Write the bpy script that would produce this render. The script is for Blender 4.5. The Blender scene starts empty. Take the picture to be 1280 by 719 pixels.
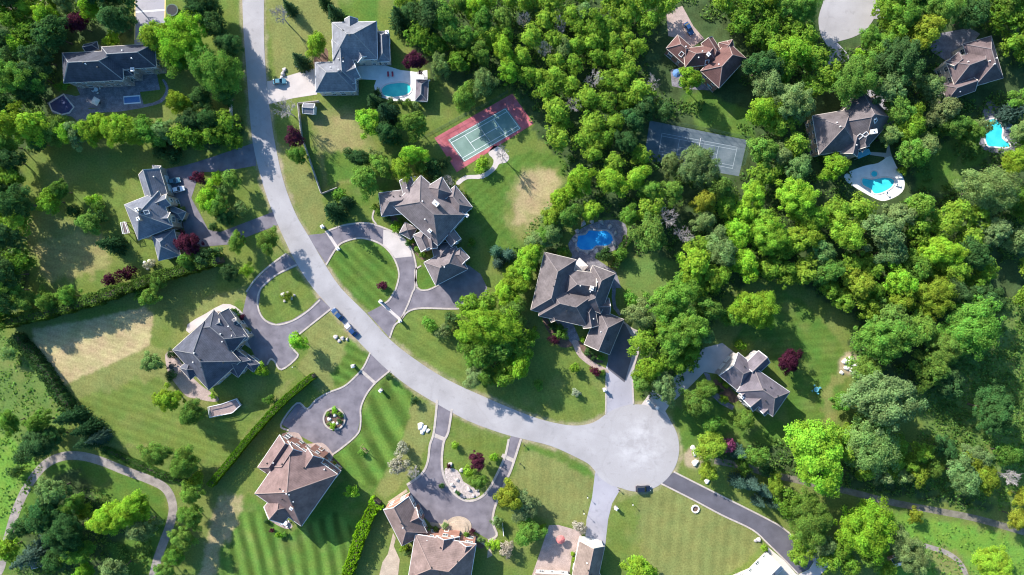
import bpy, bmesh, math, random
import numpy as np
from mathutils import Vector, Matrix

random.seed(7)
rng = np.random.default_rng(11)
R = math.radians
scene = bpy.context.scene
COL = scene.collection

# ------------------------------------------------------------------ survey frame
# The plan was surveyed from the aerial photograph: one survey unit is 0.27 m on the ground;
# things standing above the ground are corrected for the relief displacement of their height.
S = 0.27
H = 723 * S
CX, CY = 640.0, 359.5


def P(px, py, z=0.0):
    f = S * (H - z) / H
    return Vector(((px - CX) * f, (CY - py) * f, z))


def q(ox, oy, k, pts):
    return [(ox + x / k, oy + y / k) for x, y in pts]


T = 3.994  # scale of the 320 x 180 survey sheets


# ------------------------------------------------------------------ object helpers
def link(o, parent=None):
    COL.objects.link(o)
    if parent is not None:
        o.parent = parent
    return o


def tag(o, label=None, cat=None, group=None, kind=None):
    if label: o['label'] = label
    if cat: o['category'] = cat
    if group: o['group'] = group
    if kind: o['kind'] = kind
    return o


def thing(name, label, cat, loc=(0, 0, 0), rz=0.0, group=None):
    o = bpy.data.objects.new(name, None)
    o.empty_display_size = 0.5
    o.location = loc
    o.rotation_euler = (0, 0, rz)
    link(o)
    return tag(o, label, cat, group)


def mesh_obj(name, me, parent=None, loc=None):
    o = bpy.data.objects.new(name, me)
    link(o, parent)
    if loc is not None:
        o.location = loc
    return o


def pydata(name, verts, faces, mats, midx=None, smooth=False):
    me = bpy.data.meshes.new(name)
    me.from_pydata([tuple(v) for v in verts], [], [tuple(f) for f in faces])
    for m in (mats if isinstance(mats, (list, tuple)) else [mats]):
        me.materials.append(m)
    if midx is not None:
        me.polygons.foreach_set('material_index', midx)
    if smooth:
        me.polygons.foreach_set('use_smooth', [True] * len(me.polygons))
    me.update()
    return me


class MB:
    """collects faces of one mesh"""
    def __init__(self):
        self.v, self.f, self.m = [], [], []

    def add(self, verts, faces, mi=0):
        b = len(self.v)
        self.v += [tuple(x) for x in verts]
        self.f += [tuple(b + i for i in f) for f in faces]
        self.m += [mi] * len(faces)

    def box(self, c, s, rz=0.0, mi=0, taper=1.0):
        cx, cy, cz = c
        sx, sy, sz = s[0] / 2, s[1] / 2, s[2] / 2
        ca, sa = math.cos(rz), math.sin(rz)
        vs = []
        for dz, t in ((-sz, 1.0), (sz, taper)):
            for dx, dy in ((-sx, -sy), (sx, -sy), (sx, sy), (-sx, sy)):
                x, y = dx * t, dy * t
                vs.append((cx + x * ca - y * sa, cy + x * sa + y * ca, cz + dz))
        self.add(vs, [(0, 3, 2, 1), (4, 5, 6, 7), (0, 1, 5, 4), (1, 2, 6, 5), (2, 3, 7, 6), (3, 0, 4, 7)], mi)

    def tube(self, p, d, r0, r1, n=6, mi=0, cap=True):
        p, d = Vector(p), Vector(d)
        ax = (d - p)
        if ax.length < 1e-6: return
        ax.normalize()
        u = ax.orthogonal().normalized()
        w = ax.cross(u)
        vs = []
        for c, r in ((p, r0), (d, r1)):
            for i in range(n):
                a = 2 * math.pi * i / n
                vs.append(c + u * (r * math.cos(a)) + w * (r * math.sin(a)))
        fs = [(i, (i + 1) % n, n + (i + 1) % n, n + i) for i in range(n)]
        if cap:
            fs += [tuple(range(n))[::-1], tuple(range(n, 2 * n))]
        self.add(vs, fs, mi)

    def lathe(self, c, prof, n=12, mi=0, sx=1.0, sy=1.0, rz=0.0):
        """profile of (radius, z) turned about the vertical through c"""
        vs = []
        ca, sa = math.cos(rz), math.sin(rz)
        for r, z in prof:
            for i in range(n):
                a = 2 * math.pi * i / n
                x, y = r * sx * math.cos(a), r * sy * math.sin(a)
                vs.append((c[0] + x * ca - y * sa, c[1] + x * sa + y * ca, c[2] + z))
        fs = []
        for k in range(len(prof) - 1):
            for i in range(n):
                j = (i + 1) % n
                fs.append((k * n + i, k * n + j, (k + 1) * n + j, (k + 1) * n + i))
        if prof[0][0] > 1e-4: fs.append(tuple(range(n))[::-1])
        if prof[-1][0] > 1e-4:
            b = (len(prof) - 1) * n
            fs.append(tuple(range(b, b + n)))
        self.add(vs, fs, mi)

    def slab(self, pts, z0, z1, mi=0, mi_side=None):
        """vertical prism over a polygon given counter-clockwise or not"""
        pts = [(p[0], p[1]) for p in pts]
        a = sum(pts[i][0] * pts[(i + 1) % len(pts)][1] - pts[(i + 1) % len(pts)][0] * pts[i][1] for i in range(len(pts)))
        if a < 0: pts = pts[::-1]
        n = len(pts)
        vs = [(x, y, z0) for x, y in pts] + [(x, y, z1) for x, y in pts]
        self.add(vs, [tuple(range(n, 2 * n))], mi)
        self.add(vs, [(i, (i + 1) % n, n + (i + 1) % n, n + i) for i in range(n)], mi if mi_side is None else mi_side)

    def ribbon(self, pts, w, z0, z1, mi=0, closed=False):
        """a kerb or wall along a polyline, as one continuous strip"""
        pts = [Vector((p[0], p[1], 0)) for p in pts]
        n = len(pts)
        L, Rr = [], []
        for i in range(n):
            if closed:
                t = (pts[(i + 1) % n] - pts[i - 1])
            else:
                t = pts[min(i + 1, n - 1)] - pts[max(i - 1, 0)]
            t.normalize()
            nn = Vector((-t.y, t.x, 0)) * (w / 2)
            L.append(pts[i] + nn); Rr.append(pts[i] - nn)
        vs = []
        for z in (z0, z1):
            vs += [(p.x, p.y, z) for p in L] + [(p.x, p.y, z) for p in Rr]
        fs = []
        m = n if closed else n - 1
        for i in range(m):
            j = (i + 1) % n
            fs.append((2 * n + i, 3 * n + i, 3 * n + j, 2 * n + j))
            fs.append((i, 2 * n + i, 2 * n + j, j))
            fs.append((n + i, n + j, 3 * n + j, 3 * n + i))
        if not closed:
            fs.append((0, n, 3 * n, 2 * n)); fs.append((n - 1, 3 * n - 1, 4 * n - 1, 2 * n - 1)[::-1])
        self.add(vs, fs, mi)

    def mesh(self, name, mats, smooth=False):
        return pydata(name, self.v, self.f, mats, self.m, smooth)

    def build(self, name, mats, parent=None, smooth=False, loc=None):
        return mesh_obj(name, self.mesh(name, mats, smooth), parent, loc)


def smooth_line(pts, n=4, closed=False):
    """Catmull-Rom through the surveyed points"""
    out = []
    m = len(pts)
    rngi = range(m if closed else m - 1)
    for i in rngi:
        p0 = pts[(i - 1) % m] if (closed or i > 0) else pts[i]
        p1, p2 = pts[i], pts[(i + 1) % m]
        p3 = pts[(i + 2) % m] if (closed or i + 2 < m) else p2
        for k in range(n):
            t = k / n
            out.append(tuple(0.5 * ((2 * p1[a]) + (-p0[a] + p2[a]) * t + (2 * p0[a] - 5 * p1[a] + 4 * p2[a] - p3[a]) * t * t + (-p0[a] + 3 * p1[a] - 3 * p2[a] + p3[a]) * t ** 3) for a in (0, 1)))
    if not closed: out.append(tuple(pts[-1]))
    return out


# ------------------------------------------------------------------ materials
MATS = {}


def nodes_of(name):
    m = bpy.data.materials.new(name)
    m.use_nodes = True
    nt = m.node_tree
    b = nt.nodes['Principled BSDF']
    return m, nt, b


def N(nt, t, **kw):
    n = nt.nodes.new(t)
    for k, v in kw.items():
        setattr(n, k, v)
    return n


def surf(name, col, rough=0.85, var=0.25, scale=1.2, fine=0.18, fscale=9.0, tint=None, metal=0.0, spec=0.3, bump=0.0, coat=0.0):
    """base colour broken up by a broad and a fine noise in object space, broad noise may move towards a tint"""
    m, nt, b = nodes_of(name)
    tc = N(nt, 'ShaderNodeTexCoord')
    geo = N(nt, 'ShaderNodeNewGeometry')
    n1 = N(nt, 'ShaderNodeTexNoise'); n1.inputs['Scale'].default_value = scale; n1.inputs['Detail'].default_value = 5
    n2 = N(nt, 'ShaderNodeTexNoise'); n2.inputs['Scale'].default_value = fscale; n2.inputs['Detail'].default_value = 3
    nt.links.new(geo.outputs['Position'], n1.inputs['Vector'])
    nt.links.new(geo.outputs['Position'], n2.inputs['Vector'])
    cr = N(nt, 'ShaderNodeValToRGB')
    t = tint or tuple(c * (1 + var) for c in col)
    cr.color_ramp.elements[0].position = 0.3; cr.color_ramp.elements[1].position = 0.7
    cr.color_ramp.elements[0].color = (*[c * (1 - var) for c in col], 1)
    cr.color_ramp.elements[1].color = (*t, 1)
    nt.links.new(n1.outputs['Fac'], cr.inputs['Fac'])
    mr = N(nt, 'ShaderNodeMapRange')
    mr.inputs['From Min'].default_value = 0.25; mr.inputs['From Max'].default_value = 0.75
    mr.inputs['To Min'].default_value = 1 - fine; mr.inputs['To Max'].default_value = 1 + fine
    nt.links.new(n2.outputs['Fac'], mr.inputs['Value'])
    mx = N(nt, 'ShaderNodeVectorMath', operation='MULTIPLY')
    nt.links.new(cr.outputs['Color'], mx.inputs[0]); nt.links.new(mr.outputs['Result'], mx.inputs[1])
    nt.links.new(mx.outputs['Vector'], b.inputs['Base Color'])
    b.inputs['Roughness'].default_value = rough
    b.inputs['Metallic'].default_value = metal
    b.inputs['Specular IOR Level'].default_value = spec
    b.inputs['Coat Weight'].default_value = coat
    if bump:
        bp = N(nt, 'ShaderNodeBump'); bp.inputs['Strength'].default_value = bump; bp.inputs['Distance'].default_value = 0.05
        nt.links.new(n2.outputs['Fac'], bp.inputs['Height']); nt.links.new(bp.outputs['Normal'], b.inputs['Normal'])
    MATS[name] = m
    return m


def roof_mat(name, col, var=0.25):
    """asphalt shingles: courses stepping up the slope, mottled tabs, weather streaks"""
    m, nt, b = nodes_of(name)
    geo = N(nt, 'ShaderNodeNewGeometry')
    n1 = N(nt, 'ShaderNodeTexNoise'); n1.inputs['Scale'].default_value = 0.35; n1.inputs['Detail'].default_value = 6
    n2 = N(nt, 'ShaderNodeTexVoronoi'); n2.inputs['Scale'].default_value = 2.2
    w = N(nt, 'ShaderNodeTexWave', wave_type='BANDS', bands_direction='Z'); w.inputs['Scale'].default_value = 0.9
    w.inputs['Distortion'].default_value = 1.2; w.inputs['Detail'].default_value = 2; w.inputs['Detail Scale'].default_value = 2
    for n in (n1, n2, w): nt.links.new(geo.outputs['Position'], n.inputs['Vector'])
    cr = N(nt, 'ShaderNodeValToRGB')
    cr.color_ramp.elements[0].position = 0.28; cr.color_ramp.elements[1].position = 0.72
    cr.color_ramp.elements[0].color = (*[c * (1 - var) for c in col], 1)
    cr.color_ramp.elements[1].color = (*[c * (1 + var) for c in col], 1)
    nt.links.new(n1.outputs['Fac'], cr.inputs['Fac'])
    bw = N(nt, 'ShaderNodeRGBToBW'); nt.links.new(n2.outputs['Color'], bw.inputs['Color'])
    m1 = N(nt, 'ShaderNodeMapRange'); m1.inputs['To Min'].default_value = 0.86; m1.inputs['To Max'].default_value = 1.14
    nt.links.new(bw.outputs['Val'], m1.inputs['Value'])
    m2 = N(nt, 'ShaderNodeMapRange'); m2.inputs['To Min'].default_value = 0.92; m2.inputs['To Max'].default_value = 1.06
    nt.links.new(w.outputs['Fac'], m2.inputs['Value'])
    mm = N(nt, 'ShaderNodeMath', operation='MULTIPLY')
    nt.links.new(m1.outputs['Result'], mm.inputs[0]); nt.links.new(m2.outputs['Result'], mm.inputs[1])
    mx = N(nt, 'ShaderNodeVectorMath', operation='MULTIPLY')
    nt.links.new(cr.outputs['Color'], mx.inputs[0]); nt.links.new(mm.outputs['Value'], mx.inputs[1])
    nt.links.new(mx.outputs['Vector'], b.inputs['Base Color'])
    b.inputs['Roughness'].default_value = 0.92; b.inputs['Specular IOR Level'].default_value = 0.15
    MATS[name] = m
    return m


def leaf_mat():
    """leaf colour comes from each object's own colour, a per-leaf value and the bough it sits on"""
    m, nt, b = nodes_of('leaf')
    nt.nodes.remove(b)
    out = nt.nodes['Material Output']
    oi = N(nt, 'ShaderNodeObjectInfo')
    at = N(nt, 'ShaderNodeAttribute', attribute_name='leaf_tone')
    sp = N(nt, 'ShaderNodeSeparateColor'); nt.links.new(at.outputs['Color'], sp.inputs['Color'])
    hs = N(nt, 'ShaderNodeHueSaturation')
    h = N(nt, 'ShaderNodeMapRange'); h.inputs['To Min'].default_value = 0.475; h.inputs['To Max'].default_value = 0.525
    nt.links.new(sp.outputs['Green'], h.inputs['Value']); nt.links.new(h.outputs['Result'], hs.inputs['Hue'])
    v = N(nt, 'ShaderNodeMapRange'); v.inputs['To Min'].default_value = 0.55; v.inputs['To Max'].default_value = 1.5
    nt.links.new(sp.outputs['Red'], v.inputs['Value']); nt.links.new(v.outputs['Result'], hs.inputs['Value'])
    nt.links.new(oi.outputs['Color'], hs.inputs['Color'])
    d = N(nt, 'ShaderNodeBsdfDiffuse'); t = N(nt, 'ShaderNodeBsdfTranslucent')
    nt.links.new(hs.outputs['Color'], d.inputs['Color'])
    wm = N(nt, 'ShaderNodeVectorMath', operation='MULTIPLY'); wm.inputs[1].default_value = (1.15, 1.15, 0.7)
    nt.links.new(hs.outputs['Color'], wm.inputs[0]); nt.links.new(wm.outputs['Vector'], t.inputs['Color'])
    mx = N(nt, 'ShaderNodeMixShader'); mx.inputs['Fac'].default_value = 0.46
    nt.links.new(d.outputs['BSDF'], mx.inputs[1]); nt.links.new(t.outputs['BSDF'], mx.inputs[2])
    nt.links.new(mx.outputs['Shader'], out.inputs['Surface'])
    MATS['leaf'] = m
    return m


def ground_mat():
    m, nt, b = nodes_of('turf and soil')
    at = N(nt, 'ShaderNodeAttribute', attribute_name='soil')
    geo = N(nt, 'ShaderNodeNewGeometry')
    n1 = N(nt, 'ShaderNodeTexNoise'); n1.inputs['Scale'].default_value = 1.6; n1.inputs['Detail'].default_value = 6; n1.inputs['Roughness'].default_value = 0.7
    n2 = N(nt, 'ShaderNodeTexNoise'); n2.inputs['Scale'].default_value = 0.22; n2.inputs['Detail'].default_value = 5
    for n in (n1, n2): nt.links.new(geo.outputs['Position'], n.inputs['Vector'])
    a = N(nt, 'ShaderNodeMapRange'); a.inputs['From Min'].default_value = 0.25; a.inputs['From Max'].default_value = 0.75
    a.inputs['To Min'].default_value = 0.62; a.inputs['To Max'].default_value = 1.38
    nt.links.new(n1.outputs['Fac'], a.inputs['Value'])
    hs = N(nt, 'ShaderNodeHueSaturation')
    h = N(nt, 'ShaderNodeMapRange'); h.inputs['From Min'].default_value = 0.3; h.inputs['From Max'].default_value = 0.7
    h.inputs['To Min'].default_value = 0.482; h.inputs['To Max'].default_value = 0.518
    nt.links.new(n2.outputs['Fac'], h.inputs['Value']); nt.links.new(h.outputs['Result'], hs.inputs['Hue'])
    nt.links.new(a.outputs['Result'], hs.inputs['Value']); nt.links.new(at.outputs['Color'], hs.inputs['Color'])
    nt.links.new(hs.outputs['Color'], b.inputs['Base Color'])
    b.inputs['Roughness'].default_value = 1.0; b.inputs['Specular IOR Level'].default_value = 0.05
    bp = N(nt, 'ShaderNodeBump'); bp.inputs['Strength'].default_value = 0.5; bp.inputs['Distance'].default_value = 0.12
    nt.links.new(n1.outputs['Fac'], bp.inputs['Height']); nt.links.new(bp.outputs['Normal'], b.inputs['Normal'])
    return m


def water_mat(name, col, deep):
    m, nt, b = nodes_of(name)
    geo = N(nt, 'ShaderNodeNewGeometry')
    n1 = N(nt, 'ShaderNodeTexNoise'); n1.inputs['Scale'].default_value = 0.35; n1.inputs['Detail'].default_value = 3
    v = N(nt, 'ShaderNodeTexVoronoi', feature='SMOOTH_F1'); v.inputs['Scale'].default_value = 1.7
    for n in (n1, v): nt.links.new(geo.outputs['Position'], n.inputs['Vector'])
    cr = N(nt, 'ShaderNodeValToRGB'); cr.color_ramp.elements[0].position = 0.35; cr.color_ramp.elements[1].position = 0.65
    cr.color_ramp.elements[0].color = (*deep, 1); cr.color_ramp.elements[1].color = (*col, 1)
    nt.links.new(n1.outputs['Fac'], cr.inputs['Fac'])
    nt.links.new(cr.outputs['Color'], b.inputs['Base Color'])
    b.inputs['Roughness'].default_value = 0.08; b.inputs['IOR'].default_value = 1.33
    bp = N(nt, 'ShaderNodeBump'); bp.inputs['Strength'].default_value = 0.25; bp.inputs['Distance'].default_value = 0.05
    nt.links.new(v.outputs['Distance'], bp.inputs['Height']); nt.links.new(bp.outputs['Normal'], b.inputs['Normal'])
    MATS[name] = m
    return m


def glass_mat(name, col=(0.03, 0.05, 0.07)):
    m, nt, b = nodes_of(name)
    b.inputs['Base Color'].default_value = (*col, 1)
    b.inputs['Roughness'].default_value = 0.05
    b.inputs['Specular IOR Level'].default_value = 0.8
    MATS[name] = m
    return m


M = MATS
leaf_mat()
surf('bark', (0.11, 0.085, 0.065), 0.95, 0.3, 3)
surf('grey bark', (0.33, 0.305, 0.295), 0.95, 0.2, 1.2, tint=(0.43, 0.395, 0.38))
surf('old asphalt', (0.325, 0.300, 0.290), 0.9, 0.09, 0.13, 0.07, 7, tint=(0.385, 0.358, 0.348))
surf('pale asphalt', (0.33, 0.31, 0.33), 0.9, 0.12, 0.12, 0.08, 7)
surf('drive asphalt', (0.150, 0.132, 0.148), 0.9, 0.16, 0.3, 0.10, 7, tint=(0.215, 0.190, 0.205))
surf('dark asphalt', (0.105, 0.098, 0.112), 0.9, 0.16, 0.3, 0.10, 7)
surf('concrete', (0.48, 0.42, 0.38), 0.9, 0.1, 0.3, 0.08, 6)
surf('kerb stone', (0.42, 0.36, 0.31), 0.9, 0.15, 0.8, 0.15, 5)
surf('paver', (0.37, 0.28, 0.24), 0.9, 0.18, 0.5, 0.25, 4)
surf('tan paver', (0.42, 0.33, 0.24), 0.9, 0.15, 0.5, 0.2, 4)
surf('slate and shade paver', (0.20, 0.185, 0.20), 0.9, 0.3, 0.7, 0.3, 3)  # slate paving, also terraces whose shade is put into the colour
surf('white patio', (0.74, 0.69, 0.64), 0.8, 0.08, 0.5, 0.06, 6)
surf('pool coping', (0.62, 0.57, 0.52), 0.8, 0.1, 1, 0.08, 6)
surf('gravel', (0.42, 0.35, 0.31), 0.95, 0.3, 1.2, 0.4, 7)
surf('mulch', (0.14, 0.085, 0.06), 0.95, 0.3, 1.2, 0.35, 6)
surf('dirt track', (0.27, 0.23, 0.20), 0.95, 0.25, 0.5, 0.2, 5)
surf('forest track', (0.17, 0.15, 0.11), 0.95, 0.3, 0.5, 0.25, 5)
surf('court green', (0.14, 0.22, 0.175), 0.9, 0.15, 0.25, 0.08, 6, tint=(0.20, 0.285, 0.235))
surf('court red', (0.42, 0.10, 0.11), 0.9, 0.22, 0.35, 0.14, 4, tint=(0.50, 0.15, 0.16))
surf('court shade grey', (0.085, 0.125, 0.145), 0.9, 0.2, 0.2, 0.12, 3, tint=(0.15, 0.18, 0.195))  # tree shade over the court is put into this darker blue-grey
surf('line paint', (0.72, 0.72, 0.70), 0.8, 0.1, 1)
surf('faded line paint', (0.30, 0.34, 0.36), 0.8, 0.15, 1)
surf('yellow paint', (0.62, 0.5, 0.18), 0.8, 0.1, 1)
surf('white trim', (0.72, 0.70, 0.66), 0.6, 0.06, 1)
surf('cream trim', (0.60, 0.53, 0.44), 0.7, 0.08, 1)
surf('dark trim', (0.12, 0.11, 0.11), 0.6, 0.1, 1)
surf('red brick', (0.30, 0.15, 0.11), 0.9, 0.2, 1, 0.2, 7)
surf('tan brick', (0.40, 0.30, 0.23), 0.9, 0.2, 1, 0.2, 7)
surf('grey stone', (0.34, 0.31, 0.29), 0.9, 0.25, 1, 0.25, 4)
surf('stucco', (0.50, 0.46, 0.41), 0.9, 0.1, 1, 0.1, 6)
surf('white wall', (0.72, 0.69, 0.65), 0.8, 0.06, 1, 0.05, 6)
surf('boulder', (0.40, 0.36, 0.34), 0.95, 0.25, 1.5, 0.25, 5, bump=0.4)
surf('pale boulder', (0.66, 0.62, 0.57), 0.95, 0.2, 1.5, 0.2, 5, bump=0.4)
surf('fence board', (0.42, 0.38, 0.35), 0.9, 0.15, 1, 0.15, 5)
surf('timber', (0.27, 0.17, 0.12), 0.9, 0.2, 1, 0.2, 6)
surf('deck wood', (0.30, 0.22, 0.20), 0.85, 0.15, 1, 0.2, 5)
surf('dark metal', (0.05, 0.055, 0.055), 0.5, 0.1, 2, metal=0.5)
surf('green metal', (0.04, 0.09, 0.06), 0.6, 0.1, 2)
surf('white metal', (0.75, 0.75, 0.74), 0.4, 0.05, 2)
surf('red cloth', (0.45, 0.06, 0.09), 0.8, 0.1, 2)
surf('faded red cloth', (0.55, 0.17, 0.15), 0.8, 0.1, 2)
surf('cream cloth', (0.72, 0.64, 0.54), 0.8, 0.08, 2)
surf('blue cloth', (0.10, 0.20, 0.38), 0.8, 0.1, 2)
surf('teal cloth', (0.12, 0.36, 0.42), 0.8, 0.1, 2)
surf('pool cover', (0.025, 0.045, 0.13), 0.55, 0.2, 0.6)
surf('black mat', (0.02, 0.022, 0.025), 0.8, 0.2, 2)
surf('rubber', (0.02, 0.02, 0.02), 0.9, 0.1, 2)
surf('steel rim', (0.45, 0.45, 0.46), 0.35, 0.05, 2, metal=0.8)
surf('lamp glass', (0.85, 0.82, 0.75), 0.3, 0.03, 2)
surf('tail light', (0.4, 0.02, 0.02), 0.3, 0.05, 2)
for nm, c in (('car navy', (0.02, 0.05, 0.14)), ('car white', (0.75, 0.76, 0.78)), ('car blue', (0.022, 0.06, 0.15)),
              ('car teal', (0.08, 0.20, 0.25)), ('car black', (0.012, 0.016, 0.03)), ('car silver', (0.38, 0.41, 0.45))):
    surf(nm, c, 0.25, 0.04, 2, 0.03, coat=0.8, spec=0.5)
glass_mat('window glass')
glass_mat('car glass', (0.015, 0.02, 0.025))
water_mat('turquoise water', (0.07, 0.58, 0.50), (0.04, 0.47, 0.43))
water_mat('blue water', (0.035, 0.36, 0.68), (0.02, 0.24, 0.58))
water_mat('cyan water', (0.06, 0.60, 0.62), (0.035, 0.48, 0.55))
roof_mat('slate roof', (0.062, 0.064, 0.078))
roof_mat('grey roof', (0.165, 0.168, 0.185))
roof_mat('bluegrey roof', (0.135, 0.142, 0.165))
roof_mat('brown roof', (0.155, 0.130, 0.130))
roof_mat('dark brown roof', (0.118, 0.100, 0.099))
roof_mat('steel grey roof', (0.072, 0.076, 0.096))
roof_mat('rose roof', (0.165, 0.112, 0.104))
roof_mat('tan roof', (0.185, 0.132, 0.118))
roof_mat('beige roof', (0.20, 0.152, 0.126))
roof_mat('mauve roof', (0.135, 0.116, 0.128))
roof_mat('red brown roof', (0.125, 0.066, 0.058))
roof_mat('umber roof', (0.125, 0.092, 0.09))
roof_mat('white roof', (0.42, 0.385, 0.37))
for nm, c in (('slate ridge', (0.15, 0.15, 0.16)), ('grey ridge', (0.24, 0.24, 0.24)), ('brown ridge', (0.19, 0.16, 0.155)), ('rose ridge', (0.25, 0.18, 0.16))):
    surf(nm, c, 0.9, 0.1, 1)


def circle_asphalt():
    """the turning circle: paler and rubbed where vehicles turn, with tar-sealed cracks"""
    m, nt, b = nodes_of('circle asphalt')
    geo = N(nt, 'ShaderNodeNewGeometry')
    d = N(nt, 'ShaderNodeVectorMath', operation='DISTANCE'); c = P(800, 555); d.inputs[1].default_value = (c.x, c.y, 0.066)
    n1 = N(nt, 'ShaderNodeTexNoise'); n1.inputs['Scale'].default_value = .22; n1.inputs['Detail'].default_value = 7; n1.inputs['Roughness'].default_value = .65
    n2 = N(nt, 'ShaderNodeTexNoise'); n2.inputs['Scale'].default_value = 6; n2.inputs['Detail'].default_value = 3
    for n in (n1, n2): nt.links.new(geo.outputs['Position'], n.inputs['Vector'])
    nt.links.new(geo.outputs['Position'], d.inputs[0])
    f = N(nt, 'ShaderNodeMapRange'); f.inputs['From Min'].default_value = 12.5; f.inputs['From Max'].default_value = 4; nt.links.new(d.outputs['Value'], f.inputs['Value'])
    g = N(nt, 'ShaderNodeMapRange'); g.inputs['From Min'].default_value = .42; g.inputs['From Max'].default_value = .66; nt.links.new(n1.outputs['Fac'], g.inputs['Value'])
    mm = N(nt, 'ShaderNodeMath', operation='MULTIPLY'); nt.links.new(f.outputs['Result'], mm.inputs[0]); nt.links.new(g.outputs['Result'], mm.inputs[1])
    mx = N(nt, 'ShaderNodeMix', data_type='RGBA'); mx.inputs[6].default_value = (.345, .320, .310, 1); mx.inputs[7].default_value = (.46, .433, .422, 1)
    nt.links.new(mm.outputs['Value'], mx.inputs[0])
    h = N(nt, 'ShaderNodeMapRange'); h.inputs['From Min'].default_value = .25; h.inputs['From Max'].default_value = .75; h.inputs['To Min'].default_value = .92; h.inputs['To Max'].default_value = 1.08
    nt.links.new(n2.outputs['Fac'], h.inputs['Value'])
    v = N(nt, 'ShaderNodeVectorMath', operation='MULTIPLY'); nt.links.new(mx.outputs[2], v.inputs[0]); nt.links.new(h.outputs['Result'], v.inputs[1])
    nt.links.new(v.outputs['Vector'], b.inputs['Base Color'])
    b.inputs['Roughness'].default_value = .9; b.inputs['Specular IOR Level'].default_value = .3
    MATS['circle asphalt'] = m


circle_asphalt()


def crack(mat, width=.03, strength=.06, scale=.06):
    """tar-sealed cracks and a few oil marks over a road surface"""
    nt = M[mat].node_tree; b = nt.nodes['Principled BSDF']
    src = b.inputs['Base Color'].links[0].from_socket
    geo = N(nt, 'ShaderNodeNewGeometry')
    nz = N(nt, 'ShaderNodeTexNoise'); nz.inputs['Scale'].default_value = .35; nz.inputs['Detail'].default_value = 4
    nt.links.new(geo.outputs['Position'], nz.inputs['Vector'])
    ad = N(nt, 'ShaderNodeVectorMath', operation='MULTIPLY_ADD'); ad.inputs[1].default_value = (3, 3, 3)
    nt.links.new(nz.outputs['Color'], ad.inputs[0]); nt.links.new(geo.outputs['Position'], ad.inputs[2])
    vo = N(nt, 'ShaderNodeTexVoronoi', feature='DISTANCE_TO_EDGE'); vo.inputs['Scale'].default_value = scale
    nt.links.new(ad.outputs['Vector'], vo.inputs['Vector'])
    f = N(nt, 'ShaderNodeMapRange'); f.inputs['From Min'].default_value = 0; f.inputs['From Max'].default_value = width
    f.inputs['To Min'].default_value = 1 - strength; f.inputs['To Max'].default_value = 1
    nt.links.new(vo.outputs['Distance'], f.inputs['Value'])
    sp = N(nt, 'ShaderNodeTexNoise'); sp.inputs['Scale'].default_value = .5; sp.inputs['Detail'].default_value = 2
    nt.links.new(geo.outputs['Position'], sp.inputs['Vector'])
    g = N(nt, 'ShaderNodeMapRange'); g.inputs['From Min'].default_value = .62; g.inputs['From Max'].default_value = .74; g.inputs['To Min'].default_value = 1; g.inputs['To Max'].default_value = .86
    nt.links.new(sp.outputs['Fac'], g.inputs['Value'])
    m1 = N(nt, 'ShaderNodeMath', operation='MULTIPLY'); nt.links.new(f.outputs['Result'], m1.inputs[0]); nt.links.new(g.outputs['Result'], m1.inputs[1])
    v = N(nt, 'ShaderNodeVectorMath', operation='MULTIPLY'); nt.links.new(src, v.inputs[0]); nt.links.new(m1.outputs['Value'], v.inputs[1])
    nt.links.new(v.outputs['Vector'], b.inputs['Base Color'])


crack('old asphalt'); crack('circle asphalt'); crack('drive asphalt', .025, .07, .08); crack('pale asphalt', .025, .08, .08)
# ------------------------------------------------------------------ ground: one sheet, soil and turf colours by area
def vnoise(x, y, scale, seed):
    """smooth value noise on arrays"""
    r = np.random.default_rng(seed)
    tab = r.random((256, 256))
    u, v = x / scale + 1000, y / scale + 1000
    i, j = np.floor(u).astype(int), np.floor(v).astype(int)
    fu, fv = u - i, v - j
    fu, fv = fu * fu * (3 - 2 * fu), fv * fv * (3 - 2 * fv)
    i0, j0, i1, j1 = i % 256, j % 256, (i + 1) % 256, (j + 1) % 256
    return (tab[i0, j0] * (1 - fu) + tab[i1, j0] * fu) * (1 - fv) + (tab[i0, j1] * (1 - fu) + tab[i1, j1] * fu) * fv


def inside(px, py, poly):
    ins = np.zeros(px.shape, bool)
    n = len(poly)
    for a in range(n):
        x0, y0 = poly[a]; x1, y1 = poly[(a + 1) % n]
        if y0 == y1: continue
        c = ((y0 > py) != (y1 > py)) & (px < (x1 - x0) * (py - y0) / (y1 - y0) + x0)
        ins ^= c
    return ins


LAWN = (0.118, 0.161, 0.034)
GREEN = (0.083, 0.148, 0.026)
LUSH = (0.125, 0.235, 0.034)
DRY = (0.33, 0.262, 0.132)
STRAW = (0.174, 0.186, 0.058)
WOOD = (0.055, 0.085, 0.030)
ROUGH = (0.108, 0.168, 0.040)
DUST = (0.34, 0.27, 0.175)

ROAD_L = [(302, -40), (303, 0), (304, 30), (306, 60), (309, 100), (312, 140), (316, 178), (323, 210), (331, 238), (342, 268), (355, 298), (371, 330), (391, 360), (413, 385), (440, 418), (463, 442), (486, 464), (515, 486), (548, 506), (585, 526), (625, 541), (655, 549), (690, 558), (723, 573), (738, 582), (750, 597), (764, 607)]
ROAD_R = [(330, -40), (330, 0), (330, 40), (331, 70), (334, 110), (339, 150), (344, 180), (354, 225), (369, 266), (385, 294), (406, 330), (426, 360), (458, 392), (487, 424), (520, 450), (558, 474), (603, 495), (640, 511), (672, 523), (700, 530), (722, 532), (742, 528), (760, 516), (772, 510), (790, 505)]
BULB = [(797 + 52 * math.cos(a), 560 + 54.5 * math.sin(a)) for a in np.linspace(0, 2 * math.pi, 64, endpoint=False)]
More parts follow.
